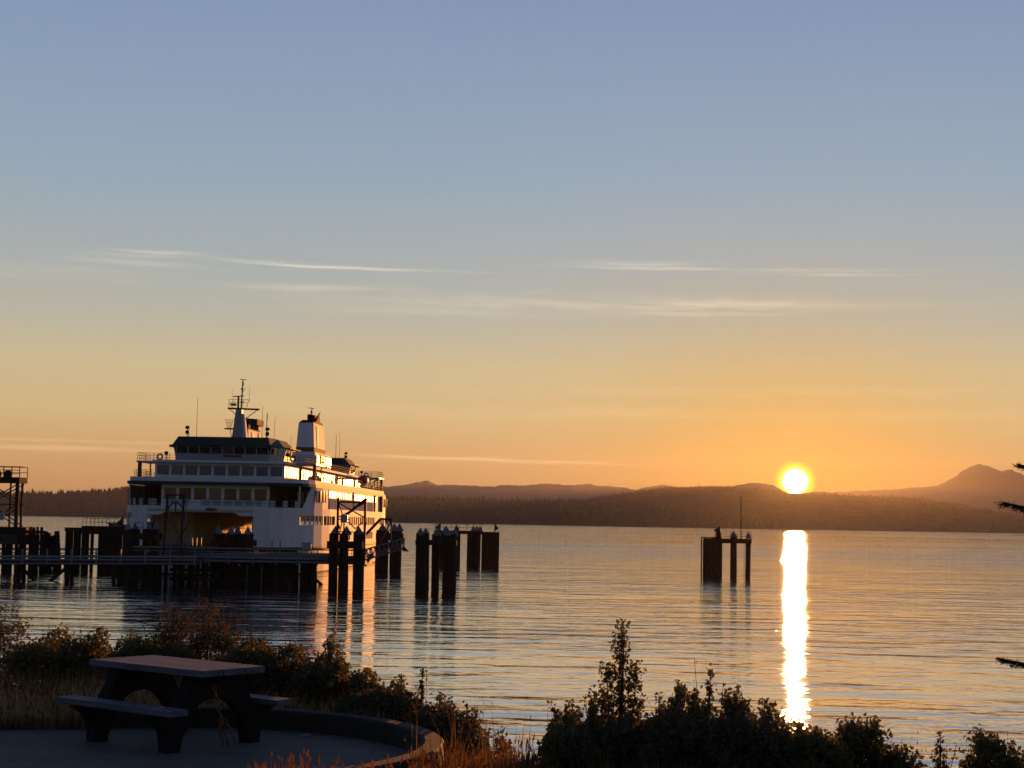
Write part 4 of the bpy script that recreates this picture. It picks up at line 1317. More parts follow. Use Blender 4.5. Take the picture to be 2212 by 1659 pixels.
# b: timber platform below the lift tower, leaning fender piles
D = 212.0
X0 = X_at(40, D)
tp_ = thing('timber_dolphin', (X0, D, 0), 'dark timber dolphin with upright post ends below the lift tower', 'dolphin')
mb = MB(); mb.box(((Xl(-110) + Xl(69)) / 2, 1.5, 5.5), (Xl(69) - Xl(-110), 4, 2.2)); mb.build('platform', creo, tp_)
mb = MB(); mb.box(((Xl(-110) + Xl(52)) / 2, -.65, 5.0), (Xl(52) - Xl(-110), .3, 1.3)); mb.build('fender_board', pier_wood, tp_)
px = -105.0; i = 0
while px < 68:
    piles(tp_, [(Xl(px), .3 * math.sin(i * 2))], 5.0, .27); px += 9.5; i += 1
for px in (75, 82, 90, 99): piles(tp_, [(Xl(px), .3)], 6.65, .2)
for px in (72, 79, 86, 94, 102): piles(tp_, [(Xl(px), 1.6)], 5.7, .2)
mb = MB(); mb.box(((Xl(68) + Xl(108)) / 2, -.1, 6.0), (Xl(108) - Xl(68), .35, .42)); mb.build('waler', creo, tp_)
mb = MB(); mb.box(((Xl(68) + Xl(104)) / 2, -.1, 4.6), (Xl(104) - Xl(68), .35, .5)); mb.build('waler', creo, tp_)
lp = thing('leaning_dolphin', (X_at(122, 214), 214, 0), 'cluster of leaning broken piles beside the timber dolphin left of the wing wall', 'dolphin')
X0 = X_at(122, 214); D = 214
for (pa, pb, zt, r_) in ((109, 100, 6.1, .3), (115, 112, 5.9, .28), (121, 120, 5.5, .26), (132, 146, 6.15, .34), (126, 133, 5.6, .3)):
    mb = MB(); mb.tube((Xl(pb), rd.uniform(-.5, .8), -2.5), (Xl(pa), .2, zt), r_ * 1.1, r_, 9); mb.build('pile', creo, lp)
for zz, a, b in ((5.2, 104, 134), (4.4, 104, 136), (2.6, 98, 137), (1.6, 98, 138)):
    mb = MB(); mb.bar((Xl(a), -.25, zz), (Xl(b), -.25, zz + .05), .35, .4); mb.build('waler', creo, lp)

# a: lift tower on the far left
D = 211.0
X0 = X_at(5, D)
lt = thing('lift_tower', (X0, D, 0), 'braced steel lift tower with sheave wheels on its platform at the far left', 'tower')
zb_, zp = 6.6, 12.35
for y in (0, 2.6):
    for px in (-28, 46 if y == 0 else 42, 30 if y == 0 else 29):
        mb = MB(); mb.bar((Xl(px), y, zb_), (Xl(px), y, zp), .26 if px > 40 or px < 0 else .2); mb.build('leg', dsteel, lt)
zs = [zb_ + .1, 9.55, zp - .1]
for y in (.02, 2.62):
    for (za, zc) in zip(zs, zs[1:]):
        for (a, b) in ((-28, 30), (30, 46)):
            pass
        mb = MB(); mb.bar((Xl(-28), y, za), (Xl(46), y, zc), .13); mb.build('brace', dsteel, lt)
        mb = MB(); mb.bar((Xl(46), y + .1, za), (Xl(-28), y + .1, zc), .13); mb.build('brace', dsteel, lt)
    mb = MB(); mb.bar((Xl(-28), y, 9.55), (Xl(46), y, 9.55), .16); mb.build('girt', dsteel, lt)
mb = MB(); mb.box(((Xl(-36) + Xl(50)) / 2, 1.3, zp + .35), (Xl(50) - Xl(-36), 3.6, .75)); mb.build('platform', dsteel, lt)
mb = MB(); rail_line(mb, (Xl(-36), -.5, zp + .7), (Xl(50), -.5, zp + .7), 1.4, 1.15, 3, .08)
mb.bar((Xl(50), -.5, zp + 2.1), (Xl(50), 3, zp + 2.1), .08); mb.build('railing', dsteel, lt)
mb = MB(); rail_line(mb, (Xl(-36), 3.0, zp + .7), (Xl(50), 3.0, zp + .7), 1.4, 1.15, 2, .08); mb.build('railing', dsteel, lt)
for px in (-2, 21, -22):
    mb = MB(); mb.lathe((0, 0, 0), [(.2, -.16), (.55, -.12), (.55, .12), (.2, .16)], 20)
    o = mb.build('sheave', dsteel, lt); o.rotation_euler.x = math.radians(90); o.location = (Xl(px), .3, zp + 1.1)
mb = MB(); mb.box((Xl(10), -.4, 8.0), (1.1, .5, 1.0)); mb.build('control_box', greyp, lt)

# g: small gantry standing on the dock, left
D = 177.3
X0 = X_at(387, D)
sg = thing('steel_gantry', (X0, D, 3.6), 'narrow dark steel gantry with splayed pale legs in front of the ferry bow', 'gantry')
def Zg(z): return z - 3.6
for px in (368, 405): 
    mb = MB(); mb.bar((Xl(px), -1.2, Zg(3.1)), (Xl(px + (0 if px < 400 else -1.5)), 0, Zg(10.7)), .2); mb.build('leg', dsteel, sg)
for (pa, pb) in ((366.5, 377), (404, 413)):
    mb = MB(); mb.bar((Xl(pa), .4, Zg(10.5)), (Xl(pb), 1.8, Zg(3.9)), .11); mb.build('splayed_leg', galv, sg)
mb = MB(); mb.bar((Xl(366.5), 0, Zg(10.7)), (Xl(407.5), 0, Zg(10.7)), .18); mb.build('top_beam', dsteel, sg)
for (a, b) in ((368, 380), (404, 393)):
    mb = MB(); mb.bar((Xl(a), 0, Zg(9.1)), (Xl(b), 0, Zg(9.85)), .12); mb.build('knee_brace', dsteel, sg)
mb = MB(); mb.bar((Xl(379), 0, Zg(9.85)), (Xl(394), 0, Zg(9.85)), .12); mb.bar((Xl(386.5), 0, Zg(9.8)), (Xl(386.5), 0, Zg(8.9)), .12); mb.build('tie', dsteel, sg)
for (a, za, b, zc) in ((377, 4.6, 411, 7.6), (411, 4.6, 377, 7.6)):
    mb = MB(); mb.bar((Xl(a), 1.7, Zg(za)), (Xl(b), 1.0, Zg(zc)), .08); mb.build('brace', dsteel, sg)

# h: hoist frame on the right end of the dock
D = 176.0
X0 = X_at(766, D)
hf = thing('hoist_frame', (X0, D, 3.9), 'tall rust-red hoist frame with crossed bracing before the sunlit ferry side', 'hoist frame')
rr_ = mat('red_oxide_steel', (0.07, 0.018, 0.012), 0.7, spec=.2)
for (a, b) in ((738, 736.5), (796, 795)):
    mb = MB(); mb.bar((Xl(a), -.4, Zg(3.6) - .3), (Xl(b), -.2, 10.7 - 3.9), .26); mb.build('post', rr_, hf)
mb = MB(); mb.bar((Xl(736.5), -.2, 10.25 - 3.9), (Xl(795), -.2, 10.25 - 3.9), .2); mb.build('top_beam', rr_, hf)
def pz(y, px): return 8.4 + (1108 + .018 * px - y) / 3490 * D - 3.9
for (xa, ya, xb, yb, w_) in ((738, 1087, 795, 1119, .14), (795, 1079, 755, 1112, .28), (738, 1088, 750, 1122, .13), (795, 1086, 736, 1119, .12), (736, 1124, 743, 1146, .14), (747, 1124, 742, 1146, .12),
                             (760, 1127, 774, 1142, .12), (790, 1128, 775, 1142, .12), (736, 1122, 762, 1122, .1), (736, 1148, 795, 1150, .12)):
    mb = MB(); mb.bar((Xl(xa), -.1, pz(ya, xa)), (Xl(xb), -.1, pz(yb, xb)), w_); mb.build('brace', rr_, hf)
cbx = thing('control_cabinet', (X_at(750, D - .6), D - .6, 4.1), 'grey control cabinet on a slim post inside the red hoist frame', 'cabinet')
mb = MB(); mb.box((0, 0, 4.35), (.75, .4, .85)); mb.build('cabinet_box', greyp, cbx, bevel=.03)
mb = MB(); mb.bar((0, 0, -.4), (0, 0, 3.95), .15); mb.build('post', dsteel, cbx)

# j: sloping gangway with its suspension frame
gw = thing('gangway', (X_at(797, 177), 177, 4.0), 'sloping steel truss gangway climbing right from the dock to the dolphin', 'gangway')
A0 = Vector((0, 0, -.05)); B0 = Vector((X_at(879, 182) - X_at(797, 177), 5.0, 1.25))
A0.x += -.2
for off in (0, 1.5):
    O = Vector((0, off, 0)); Hh = Vector((0, 0, 1.12))
    mb = MB(); mb.bar(A0 + O, B0 + O, .16); mb.build('chord', galv if off == 0 else dsteel, gw)
    mb = MB(); mb.bar(A0 + O + Hh, B0 + O + Hh, .14); mb.build('chord', galv if off == 0 else dsteel, gw)
    mb = MB()
    n = 9
    for i in range(n):
        p0 = A0.lerp(B0, i / n) + O; p1 = A0.lerp(B0, (i + .5) / n) + O + Hh; p2 = A0.lerp(B0, (i + 1) / n) + O
        mb.bar(p0, p1, .08); mb.bar(p1, p2, .08)
    mb.bar(B0 + O, B0 + O + Hh, .12)
    mb.build('lattice', galv if off == 0 else dsteel, gw)
mb = MB(); mb.poly([A0 + Vector((0, .05, .05)), B0 + Vector((0, .05, .05)), B0 + Vector((0, 1.45, .05)), A0 + Vector((0, 1.45, .05)), A0 + Vector((0, .05, .11)), B0 + Vector((0, .05, .11)), B0 + Vector((0, 1.45, .11)), A0 + Vector((0, 1.45, .11))],
               [(0, 3, 2, 1), (4, 5, 6, 7), (0, 1, 5, 4), (1, 2, 6, 5), (2, 3, 7, 6), (3, 0, 4, 7)]); mb.build('deck', dsteel, gw)
def G(px, y, D_=180.0):
    return Vector((X_at(px, D_) - X_at(797, 177), D_ - 177, 8.4 + (1108 + .018 * px - y) / 3490 * D_ - 4.0))
for (a, b, w_) in (((796, 1156), (828, 1122), .3), ((828, 1121), (853, 1122), .2), ((853, 1123), (822, 1183), .16), ((848, 1122), (854, 1136), .12), ((838, 1122), (845, 1134), .12), ((852, 1122), (851, 1168), .14), ((797, 1203), (812, 1196), .14)):
    mb = MB(); mb.bar(G(*a), G(*b), w_); mb.build('suspension_bar', rr_ if a[0] == 796 else dsteel, gw)
mb = MB(); t0 = G(877, 1176); t1 = G(877, 1190); t2 = G(891, 1191)
mb.poly([t0, t1, t2, t0 + Vector((0, .8, 0)), t1 + Vector((0, .8, 0)), t2 + Vector((0, .8, 0))], [(0, 1, 2), (5, 4, 3), (0, 3, 4, 1), (1, 4, 5, 2), (2, 5, 3, 0)]); mb.build('end_flap', dsteel, gw)
mb = MB(); mb.bar(G(812, 1197), G(797, 1222), .3); mb.build('knee_brace', creo, gw)

# far-off small things -------------------------------------------------------------------
hw_ = mat('house_wall_pale', (0.30, 0.27, 0.24), 0.8); hr_ = mat('house_roof_grey', (0.20, 0.19, 0.19), 0.8)
for (px, y, sc, lb) in ((927, 1118, 1.0, 'pale shoreline house farthest left, above the near dolphin'), (1105, 1119, 1.1, 'larger pale shoreline house on the wooded headland'), (1058, 1122, .8, 'small house at the waterline left of the larger pale house'), (1195, 1123, .8, 'lone low house on the shore farthest right on the headland')):
    p_ = at(px, y, 4990)
    hs = thing('shore_house', (p_.x, 4990, 2.0), lb, 'house', 'houses along the far shore')
    mb = MB(); mb.box((0, 0, (p_.z - 2) * .5), (16 * sc, 9, p_.z - 2)); mb.build('wall', hw_, hs)
    z = p_.z - 2
    mb = MB(); mb.poly([(-9 * sc, -5.5, z), (9 * sc, -5.5, z), (9 * sc, 5.5, z), (-9 * sc, 5.5, z), (-9 * sc, 0, z + 5), (9 * sc, 0, z + 5)], [(0, 1, 5, 4), (2, 3, 4, 5), (1, 2, 5), (3, 0, 4), (3, 2, 1, 0)]); mb.build('roof', hr_, hs)
q = on_water(1283, 1138.2)
bo = thing('sailing_boat', (q.x, q.y, WZ), 'tiny sailing boat far out below the wooded headland', 'boat')
mb = MB(); mb.prism([(-2.5, -.8), (2, -.8), (3.5, 0), (2, .8), (-2.5, .8)], 0, .9); mb.build('hull', greyp, bo)
mb = MB(); mb.poly([(-1.8, -.03, 1.3), (.6, -.03, 1.3), (.6, -.03, 7), (-1.8, .03, 1.3), (.6, .03, 1.3), (.6, .03, 7)], [(0, 1, 2), (5, 4, 3), (0, 3, 4, 1), (1, 4, 5, 2), (2, 5, 3, 0)]); mb.build('sail', greyp, bo)
q = on_water(1497, 1141.6)
bu = thing('channel_buoy', (q.x, q.y, WZ), 'tiny dark channel buoy out on the water left of the sun', 'buoy')
mb = MB(); mb.lathe((0, 0, -.3), [(1.2, 0), (1.3, .9), (.5, 1.2), (.35, 3.2), (.1, 3.6)], 10); mb.build('float', dsteel, bu)
# ------------------------------------------------------------------ picnic table
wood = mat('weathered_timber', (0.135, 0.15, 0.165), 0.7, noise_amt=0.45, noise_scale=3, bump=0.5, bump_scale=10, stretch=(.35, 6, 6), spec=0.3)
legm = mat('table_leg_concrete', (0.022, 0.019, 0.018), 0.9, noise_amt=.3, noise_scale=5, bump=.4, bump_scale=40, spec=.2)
TC = Vector((-3.40, 16.80, PZ)); TA = math.atan2(-.618, .786)
table = thing('picnic_table', TC, 'heavy grey timber picnic table with two benches standing on the round patio', 'picnic table', rz=TA)
def plank_top(name, cx, cy, z, L, W, n, th, root):
    t = MB(); w_ = W / n
    for i in range(n):
        t.box((cx, cy - W / 2 + w_ * (i + .5), z - th / 2), (L - .01 * (i % 2), w_ - .006, th))
    return t.build(name, wood, root, bevel=.006)
plank_top('tabletop', 0, 0, .80, 1.76, .84, 6, .065, table)
for s_ in (-1, 1):
    plank_top('bench_seat', 0, s_ * .70, .445, 1.78, .245, 2, .062, table)
PROF = [(0, .47), (.13, .46), (.24, .42), (.34, .34), (.42, .23), (.48, .09), (.50, 0), (.67, 0), (.68, .10), (.71, .20), (.79, .29), (.93, .345), (.93, .36), (.60, .36), (.56, .38), (.34, .72), (0, .72)]
for xx in (-.56, .56):
    prof = [(u * .90, z * 1.05 if z < .7 else .735) for u, z in PROF]
    poly = [(u, z) for u, z in prof] + [(-u, z) for u, z in reversed(prof) if u > 0]
    m_ = MB(); n = len(poly)
    m_.v = [(xx - .07, u, z) for u, z in poly] + [(xx + .07, u, z) for u, z in poly]
    m_.f = [tuple(range(n)), tuple(range(2 * n - 1, n - 1, -1))] + [(i, (i + 1) % n, n + (i + 1) % n, n + i) for i in range(n)]
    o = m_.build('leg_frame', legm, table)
    bm = bmesh.new(); bm.from_mesh(o.data); bmesh.ops.triangulate(bm, faces=[f for f in bm.faces if len(f.verts) > 4]); bm.to_mesh(o.data); bm.free()
m_ = MB(); m_.box((0, 0, .708), (1.2, .14, .05)); m_.build('stretcher', legm, table)
# chain hanging from the table to the ground
chain_m = mat('rusty_chain', (0.22, 0.10, 0.05), 0.45, metal=0.7)
ca = at(463, 1487, 16.2); cb = at(495, 1607, 16.2); cb.z = PZ + .03
t = MB()
def link(mb, c, d, k, L=.058, R=.017, r=.0065):
    d = d.normalized(); side = d.cross(Vector((0, 1, .3))).normalized()
    if k % 2: side = d.cross(side).normalized()
    b = len(mb.v); n, m = 12, 5
    nn = d.cross(side)
    for i in range(n):
        a = 2 * math.pi * i / n
        cen = c + d * math.cos(a) * (L / 2 - .004) + side * math.sin(a) * R
        rad = (d * math.cos(a) + side * math.sin(a)).normalized()
        for j in range(m):
            u = 2 * math.pi * j / m
            mb.v.append(tuple(cen + rad * math.cos(u) * r + nn * math.sin(u) * r))
    for i in range(n):
        for j in range(m):
            mb.f.append((b + i * m + j, b + i * m + (j + 1) % m, b + ((i + 1) % n) * m + (j + 1) % m, b + ((i + 1) % n) * m + j))
L = (cb - ca).length; nl = int(L / .043)
for k in range(nl):
    f_ = k / nl
    link(t, ca.lerp(cb, f_) + Vector((0, 0, -.03 * math.sin(math.pi * f_))), cb - ca, k)
c1 = ca.lerp(cb, .48)
for off in (-.03, .035):
    e_ = cb + Vector((off * 1.6, .02, 0)); n2 = int((e_ - c1).length / .043)
    for k in range(n2):
        link(t, c1.lerp(e_, k / n2) + Vector((off * math.sin(math.pi * k / n2), 0, 0)), e_ - c1, k + 1)
tag(t.build('chain', chain_m, smooth=True), 'rusty chain hanging from the picnic table to the patio', 'chain')

# small pale litter on the patio
leafpale = mat('pale_litter', (0.30, 0.33, 0.34), 0.7)
for (px, y, lb, rz) in ((715, 1556, 'pale scrap of paper on the patio close to the curved wall', .2), (661, 1580, 'pale scrap of paper on the patio further from the wall, right of the table', -.1)):
    d = at(px, y + 10, 10); dd = (d - Vector((0, 0, EYE))).normalized(); q = Vector((0, 0, EYE)) + dd * ((PZ - EYE) / dd.z)
    m_ = MB(); m_.grid([[(-.05, -.025, .004), (0, -.03, .014), (.06, -.02, .004)], [(-.055, .025, .006), (0, .03, .018), (.05, .02, .005)]])
    o = m_.build('paper_scrap', leafpale, fix=False); o.location = q; o.rotation_euler.z = rz
    sol = o.modifiers.new('s', 'SOLIDIFY'); sol.thickness = .003
    tag(o, lb, 'litter')

# ------------------------------------------------------------------ shrubs
def leaf_mat(name, c, c2, rough=.6, transl=.25):
    m = bpy.data.materials.new(name); m.use_nodes = True
    nt = m.node_tree; nt.nodes.clear()
    o = node(nt, 'ShaderNodeOutputMaterial')
    geo = node(nt, 'ShaderNodeNewGeometry')
    wn = node(nt, 'ShaderNodeTexNoise', ins={'Scale': 2.5, 'Detail': 3.0})
    nt.links.new(geo.outputs['Position'], wn.inputs['Vector'])
    rm = node(nt, 'ShaderNodeMapRange'); rm.inputs['From Min'].default_value = .38; rm.inputs['From Max'].default_value = .62
    nt.links.new(wn.outputs[0], rm.inputs['Value'])
    col = mixc(nt, 'MIX', rm.outputs[0], c, c2)
    b = node(nt, 'ShaderNodeBsdfDiffuse'); tr = node(nt, 'ShaderNodeBsdfTranslucent')
    nt.links.new(col, b.inputs[0]); nt.links.new(col, tr.inputs[0])
    mx = node(nt, 'ShaderNodeMixShader'); mx.inputs[0].default_value = transl
    nt.links.new(b.outputs[0], mx.inputs[1]); nt.links.new(tr.outputs[0], mx.inputs[2])
    nt.links.new(mx.outputs[0], o.inputs[0])
    return m
leaf_dark = leaf_mat('leaf_dark_green', (0.10, 0.10, 0.042), (0.15, 0.115, 0.05), transl=.4)
leaf_brown = leaf_mat('leaf_brown', (0.13, 0.10, 0.055), (0.10, 0.085, 0.04), transl=.3)
plume = leaf_mat('seed_plume', (0.15, 0.105, 0.06), (0.10, 0.07, 0.04), transl=.2)
bark = mat('shrub_bark', (0.05, 0.035, 0.025), 0.9, noise_amt=.3, noise_scale=12)
rb = random.Random(21)

def leaf(mb, p, s, r):
    n = Vector((r.gauss(0, 1), r.gauss(0, 1), r.gauss(0, 1)))
    if n.length < .01: n = Vector((0, 0, 1))
    n.normalize(); a = n.orthogonal().normalized(); b = n.cross(a)
    th = r.random() * 6.28; u = a * math.cos(th) + b * math.sin(th); v = n.cross(u)
    L = s * r.uniform(.7, 1.35); W = L * .33
    mb.poly([p - u * L * .5, p + v * W - u * .05 * L + n * .12 * L, p + u * L * .55, p - v * W - u * .05 * L + n * .12 * L], [(0, 1, 2, 3)])

def shrub(px, y, wpx, D_, name, label, n=1800, leafsize=.048, m=None, shape='round', group=None, base=None, plumes=0, sprigs=6, drop=.0, depth=.8, dens=None):
    D = D_ * FS
    top = at(px, y, D)
    gx = top.x; gz = ground_z(gx, D) - .03 if base is None else base
    h = max(.3, top.z - gz); w = wpx / 3490.0 * D
    root = thing(name, (gx, D, gz), label, 'tree' if 'tree' in name else ('sapling' if 'sapling' in name else 'shrub'), group)
    fol = MB(); st = MB()
    r = rb
    ends = []
    if shape == 'tree':
        st.tube((0, 0, 0), (.02, 0, h * .9), .022, .006, 6)
        lobes = [(0, .95, .22, .06), (-.05, .87, .30, .07), (.05, .80, .26, .06), (0, .70, .5, .09), (-.42, .72, .22, .07), (.45, .72, .22, .08), (.1, .58, .6, .10), (-.25, .55, .4, .09), (.35, .5, .35, .09), (0, .42, .6, .1), (-.75, .36, .3, .07), (-.6, .28, .4, .08), (.1, .28, .6, .1), (.8, .3, .3, .08), (0, .12, .9, .12)]
    elif shape == 'sprig':
        lobes = [(0.05, .96, .18, .05), (0, .85, .30, .07), (-.1, .72, .42, .09), (.1, .58, .55, .10), (-.25, .45, .45, .10), (.2, .35, .7, .12), (0, .18, .9, .15)]
    else:
        lobes = [(0, .36, .97, .36), (0, .14, 1.0, .2), (-.35, .52, .55, .24), (.35, .52, .55, .24)]
        k = 9 + int(wpx / 9)
        for i in range(k):
            x = r.uniform(-.85, .85)
            zt_ = (1 - abs(x) ** 2.2 * .45) * r.uniform(.66, .94)
            lobes.append((x, zt_, r.uniform(.12, .30), r.uniform(.07, .15) / max(.6, h)))
            ends.append((x, zt_))
        lobes.append((r.uniform(-.2, .2), .93, .16, .09 / max(.6, h)))
    tot = sum(l[2] * l[3] for l in lobes)
    hw = w / 2
    for (lx, lz, lw, lh) in lobes:
        cnt = int(n * 1.2 * (lw * lh) / tot)
        cy_ = 0 if shape != 'round' else r.uniform(-.3, .3) * depth
        for _ in range(cnt):
            a, b_, c = r.gauss(0, .50), r.gauss(0, .50), r.gauss(0, .50)
            q2 = math.sqrt(a * a + b_ * b_ + c * c)
            if q2 > 1.2: a, b_, c = (v_ * 1.1 / q2 for v_ in (a, b_, c))
            p_ = Vector((hw * (lx + a * lw), cy_ + b_ * (depth * .5 if shape == 'round' else hw * .5), h * (lz + c * lh)))
            if p_.z < 0: p_.z = abs(p_.z) * .3
            leaf(fol, p_, leafsize, r)
        # limb to the lobe
        if lw < .6:
            st.tube((hw * lx * .3, cy_ * .4, h * .05), (hw * lx, cy_, h * lz), .010, .004, 4, caps=False)
    # upright sprigs breaking the outline
    for i in range(sprigs):
        x = r.uniform(-.9, .9) * hw
        zb_ = h * (.55 if shape == 'round' else .3)
        zt_ = h * min(1.05, (1 - abs(x / hw) ** 2 * .55) * r.uniform(.86, 1.08))
        yv = r.uniform(-.25, .25)
        lean = r.uniform(-.12, .12)
        st.tube((x, yv, zb_), (x + lean, yv, zt_), .005, .002, 4, caps=False)
        for j in range(13):
            f_ = r.uniform(.3, 1)
            leaf(fol, Vector((x + lean * f_ + r.gauss(0, .022), yv + r.gauss(0, .025), zb_ + (zt_ - zb_) * f_)), leafsize * .85, r)
    if plumes:
        pb = MB()
        for i in range(plumes):
            x = r.uniform(-.95, .95) * hw; yv = r.uniform(-.5, .4)
            f0 = r.uniform(.42, .9)
            zt_ = h * (1 - abs(x / hw) ** 3 * .2) * r.uniform(f0, 1.04)
            dirv = Vector((r.uniform(-.4, .4), r.uniform(-.2, .2), 1)).normalized()
            L = r.uniform(.08, .17)
            b0 = Vector((x, yv, zt_ - L))
            for j in range(15):
                f_ = r.random()
                leaf(pb, b0 + dirv * L * f_ + Vector((r.gauss(0, .012 * (1.3 - f_)), r.gauss(0, .012), 0)), .024, r)
            if i % 3 == 0: st.tube(b0 - Vector((0, 0, .2)), b0, .004, .003, 3, caps=False)
        pb.build('seed_heads', plume, root, fix=False)
    fol.build('foliage' if 'tree' not in name else 'crown', m or leaf_dark, root, fix=False)
    st.build('stems' if 'tree' not in name else 'trunk', bark, root, fix=False)
    return root

GS = 'shrubs along the top of the bank'
L_ = [
 (10, 1291, 165, 24.0, 'tall dense shrub at the far left, highest of the left bank', dict(n=4200, m=leaf_brown, sprigs=9)),
 (125, 1347, 95, 23.2, 'rounded dark shrub right of the tallest far-left shrub', dict(n=2600, sprigs=5)),
 (200, 1356, 100, 22.8, 'dark shrub behind the left end of the picnic table top', dict(n=2600, sprigs=6)),
 (285, 1366, 90, 22.6, 'low dark shrub between the table top and the plume-topped shrub', dict(n=2400, sprigs=5)),
 (437, 1300, 245, 23.0, 'large brown shrub topped with pale seed plumes behind the table', dict(n=6500, m=leaf_brown, plumes=150, sprigs=5)),
 (350, 1350, 90, 22.4, 'dark shrub tucked in front of the left side of the plume-topped shrub', dict(n=2400, sprigs=5)),
 (560, 1372, 80, 22.2, 'dark shrub just right of the plume-topped shrub', dict(n=2200, m=leaf_brown, sprigs=6)),
 (628, 1392, 90, 21.8, 'dark shrub above the right end of the table top', dict(n=2400, sprigs=6)),
 (712, 1383, 85, 21.6, 'ragged shrub with upright sprigs right of the table', dict(n=2200, sprigs=14)),
 (690, 1425, 130, 21.2, 'broad low shrub behind the right bench', dict(n=3600, sprigs=4)),
 (785, 1440, 100, 21.0, 'dark rounded shrub left of the orange water reflection end', dict(n=2800, sprigs=6)),
 (860, 1468, 110, 20.6, 'spreading dark shrub above the curved wall', dict(n=3000, sprigs=6)),
 (912, 1440, 42, 20.4, 'thin upright sprig shrub rising above the curved wall', dict(n=700, shape='sprig', sprigs=3)),
 (955, 1492, 100, 20.2, 'dark shrub right of the thin upright sprig', dict(n=2800, sprigs=7)),
 (1020, 1532, 100, 19.6, 'lower dark shrub on the descending right edge of the left bank', dict(n=2800, sprigs=7)),
 (1085, 1574, 80, 19.0, 'last small shrub of the left bank before the gap of open water', dict(n=1600, sprigs=8)),
 (1222, 1524, 105, 16.6, 'leftmost shrub of the right-hand thicket', dict(n=2600, sprigs=7)),
 (1292, 1486, 70, 16.6, 'loose shrub leaning against the left of the slender tree', dict(n=1300, sprigs=7)),
 (1425, 1508, 90, 16.7, 'airy shrub right of the slender tree', dict(n=1200, sprigs=12)),
 (1480, 1487, 150, 16.3, 'dense domed shrub at the centre of the right thicket', dict(n=4800, sprigs=6)),
 (1590, 1498, 120, 16.4, 'dense shrub right of the slim sapling', dict(n=3600, sprigs=8)),
 (1668, 1518, 100, 16.4, 'shrub just left of the sun glitter foot', dict(n=2600, sprigs=8)),
 (1722, 1548, 80, 16.3, 'loose shrub in front of the lower end of the sun glitter', dict(n=1100, sprigs=9)),
 (1855, 1553, 150, 16.0, 'broad rounded shrub right of the sun glitter', dict(n=4200, sprigs=8)),
 (1945, 1618, 90, 15.8, 'low shrub filling the dip right of the broad rounded shrub', dict(n=1700, sprigs=6)),
 (2030, 1586, 70, 15.8, 'thin wispy sprig near the lower right corner', dict(n=330, shape='sprig', sprigs=3)),
 (2145, 1590, 110, 15.6, 'rounded shrub in the lower right corner', dict(n=2600, sprigs=8)),
 (2230, 1625, 90, 15.6, 'shrub cut by the right edge at the bottom corner', dict(n=1600, sprigs=5)),
 (1335, 1558, 170, 15.8, 'low leafy skirt shrub under the slender tree', dict(n=4200, m=leaf_brown, sprigs=3)),
 (1475, 1535, 220, 15.5, 'low brownish shrub under the central dome', dict(n=5000, m=leaf_brown, sprigs=3)),
 (1620, 1545, 200, 15.4, 'low brownish shrub under the shrubs left of the glitter', dict(n=5000, m=leaf_brown, sprigs=3)),
 (1765, 1584, 150, 15.3, 'low dark shrub below the foot of the sun glitter', dict(n=4200, sprigs=3)),
 (1228, 1566, 120, 15.4, 'low dark shrub at the left foot of the right thicket', dict(n=3000, sprigs=3)),
 (820, 1488, 190, 19.8, 'low dark shrub pressed against the outside of the curved wall', dict(n=4200, m=leaf_brown, sprigs=2)),
 (950, 1530, 170, 19.0, 'low brownish shrub below the thin sprig outside the wall', dict(n=4200, m=leaf_brown, sprigs=2)),
 (120, 1374, 240, 22.2, 'low dense dark shrub above the dry grass on the left', dict(n=7500, sprigs=4)),
 (330, 1384, 230, 21.9, 'low dense dark shrub hidden partly behind the table top', dict(n=7500, sprigs=4)),
 (540, 1394, 210, 21.6, 'low dense dark shrub directly behind the table legs', dict(n=5200, sprigs=2)),
]
for (px, y, w_, D_, lb, kw) in L_:
    shrub(px, y, w_, D_, 'shrub', lb, group=GS, **kw)
shrub(1343, 1342, 150, 16.6, 'young_tree', 'slender leafy young tree standing highest among the right-hand shrubs', n=2300, shape='tree', sprigs=0, leafsize=.043)
shrub(1532, 1440, 95, 16.4, 'sapling', 'slim sapling tip rising from the shrubs between the young tree and the sun glitter', n=620, shape='sprig', sprigs=3)

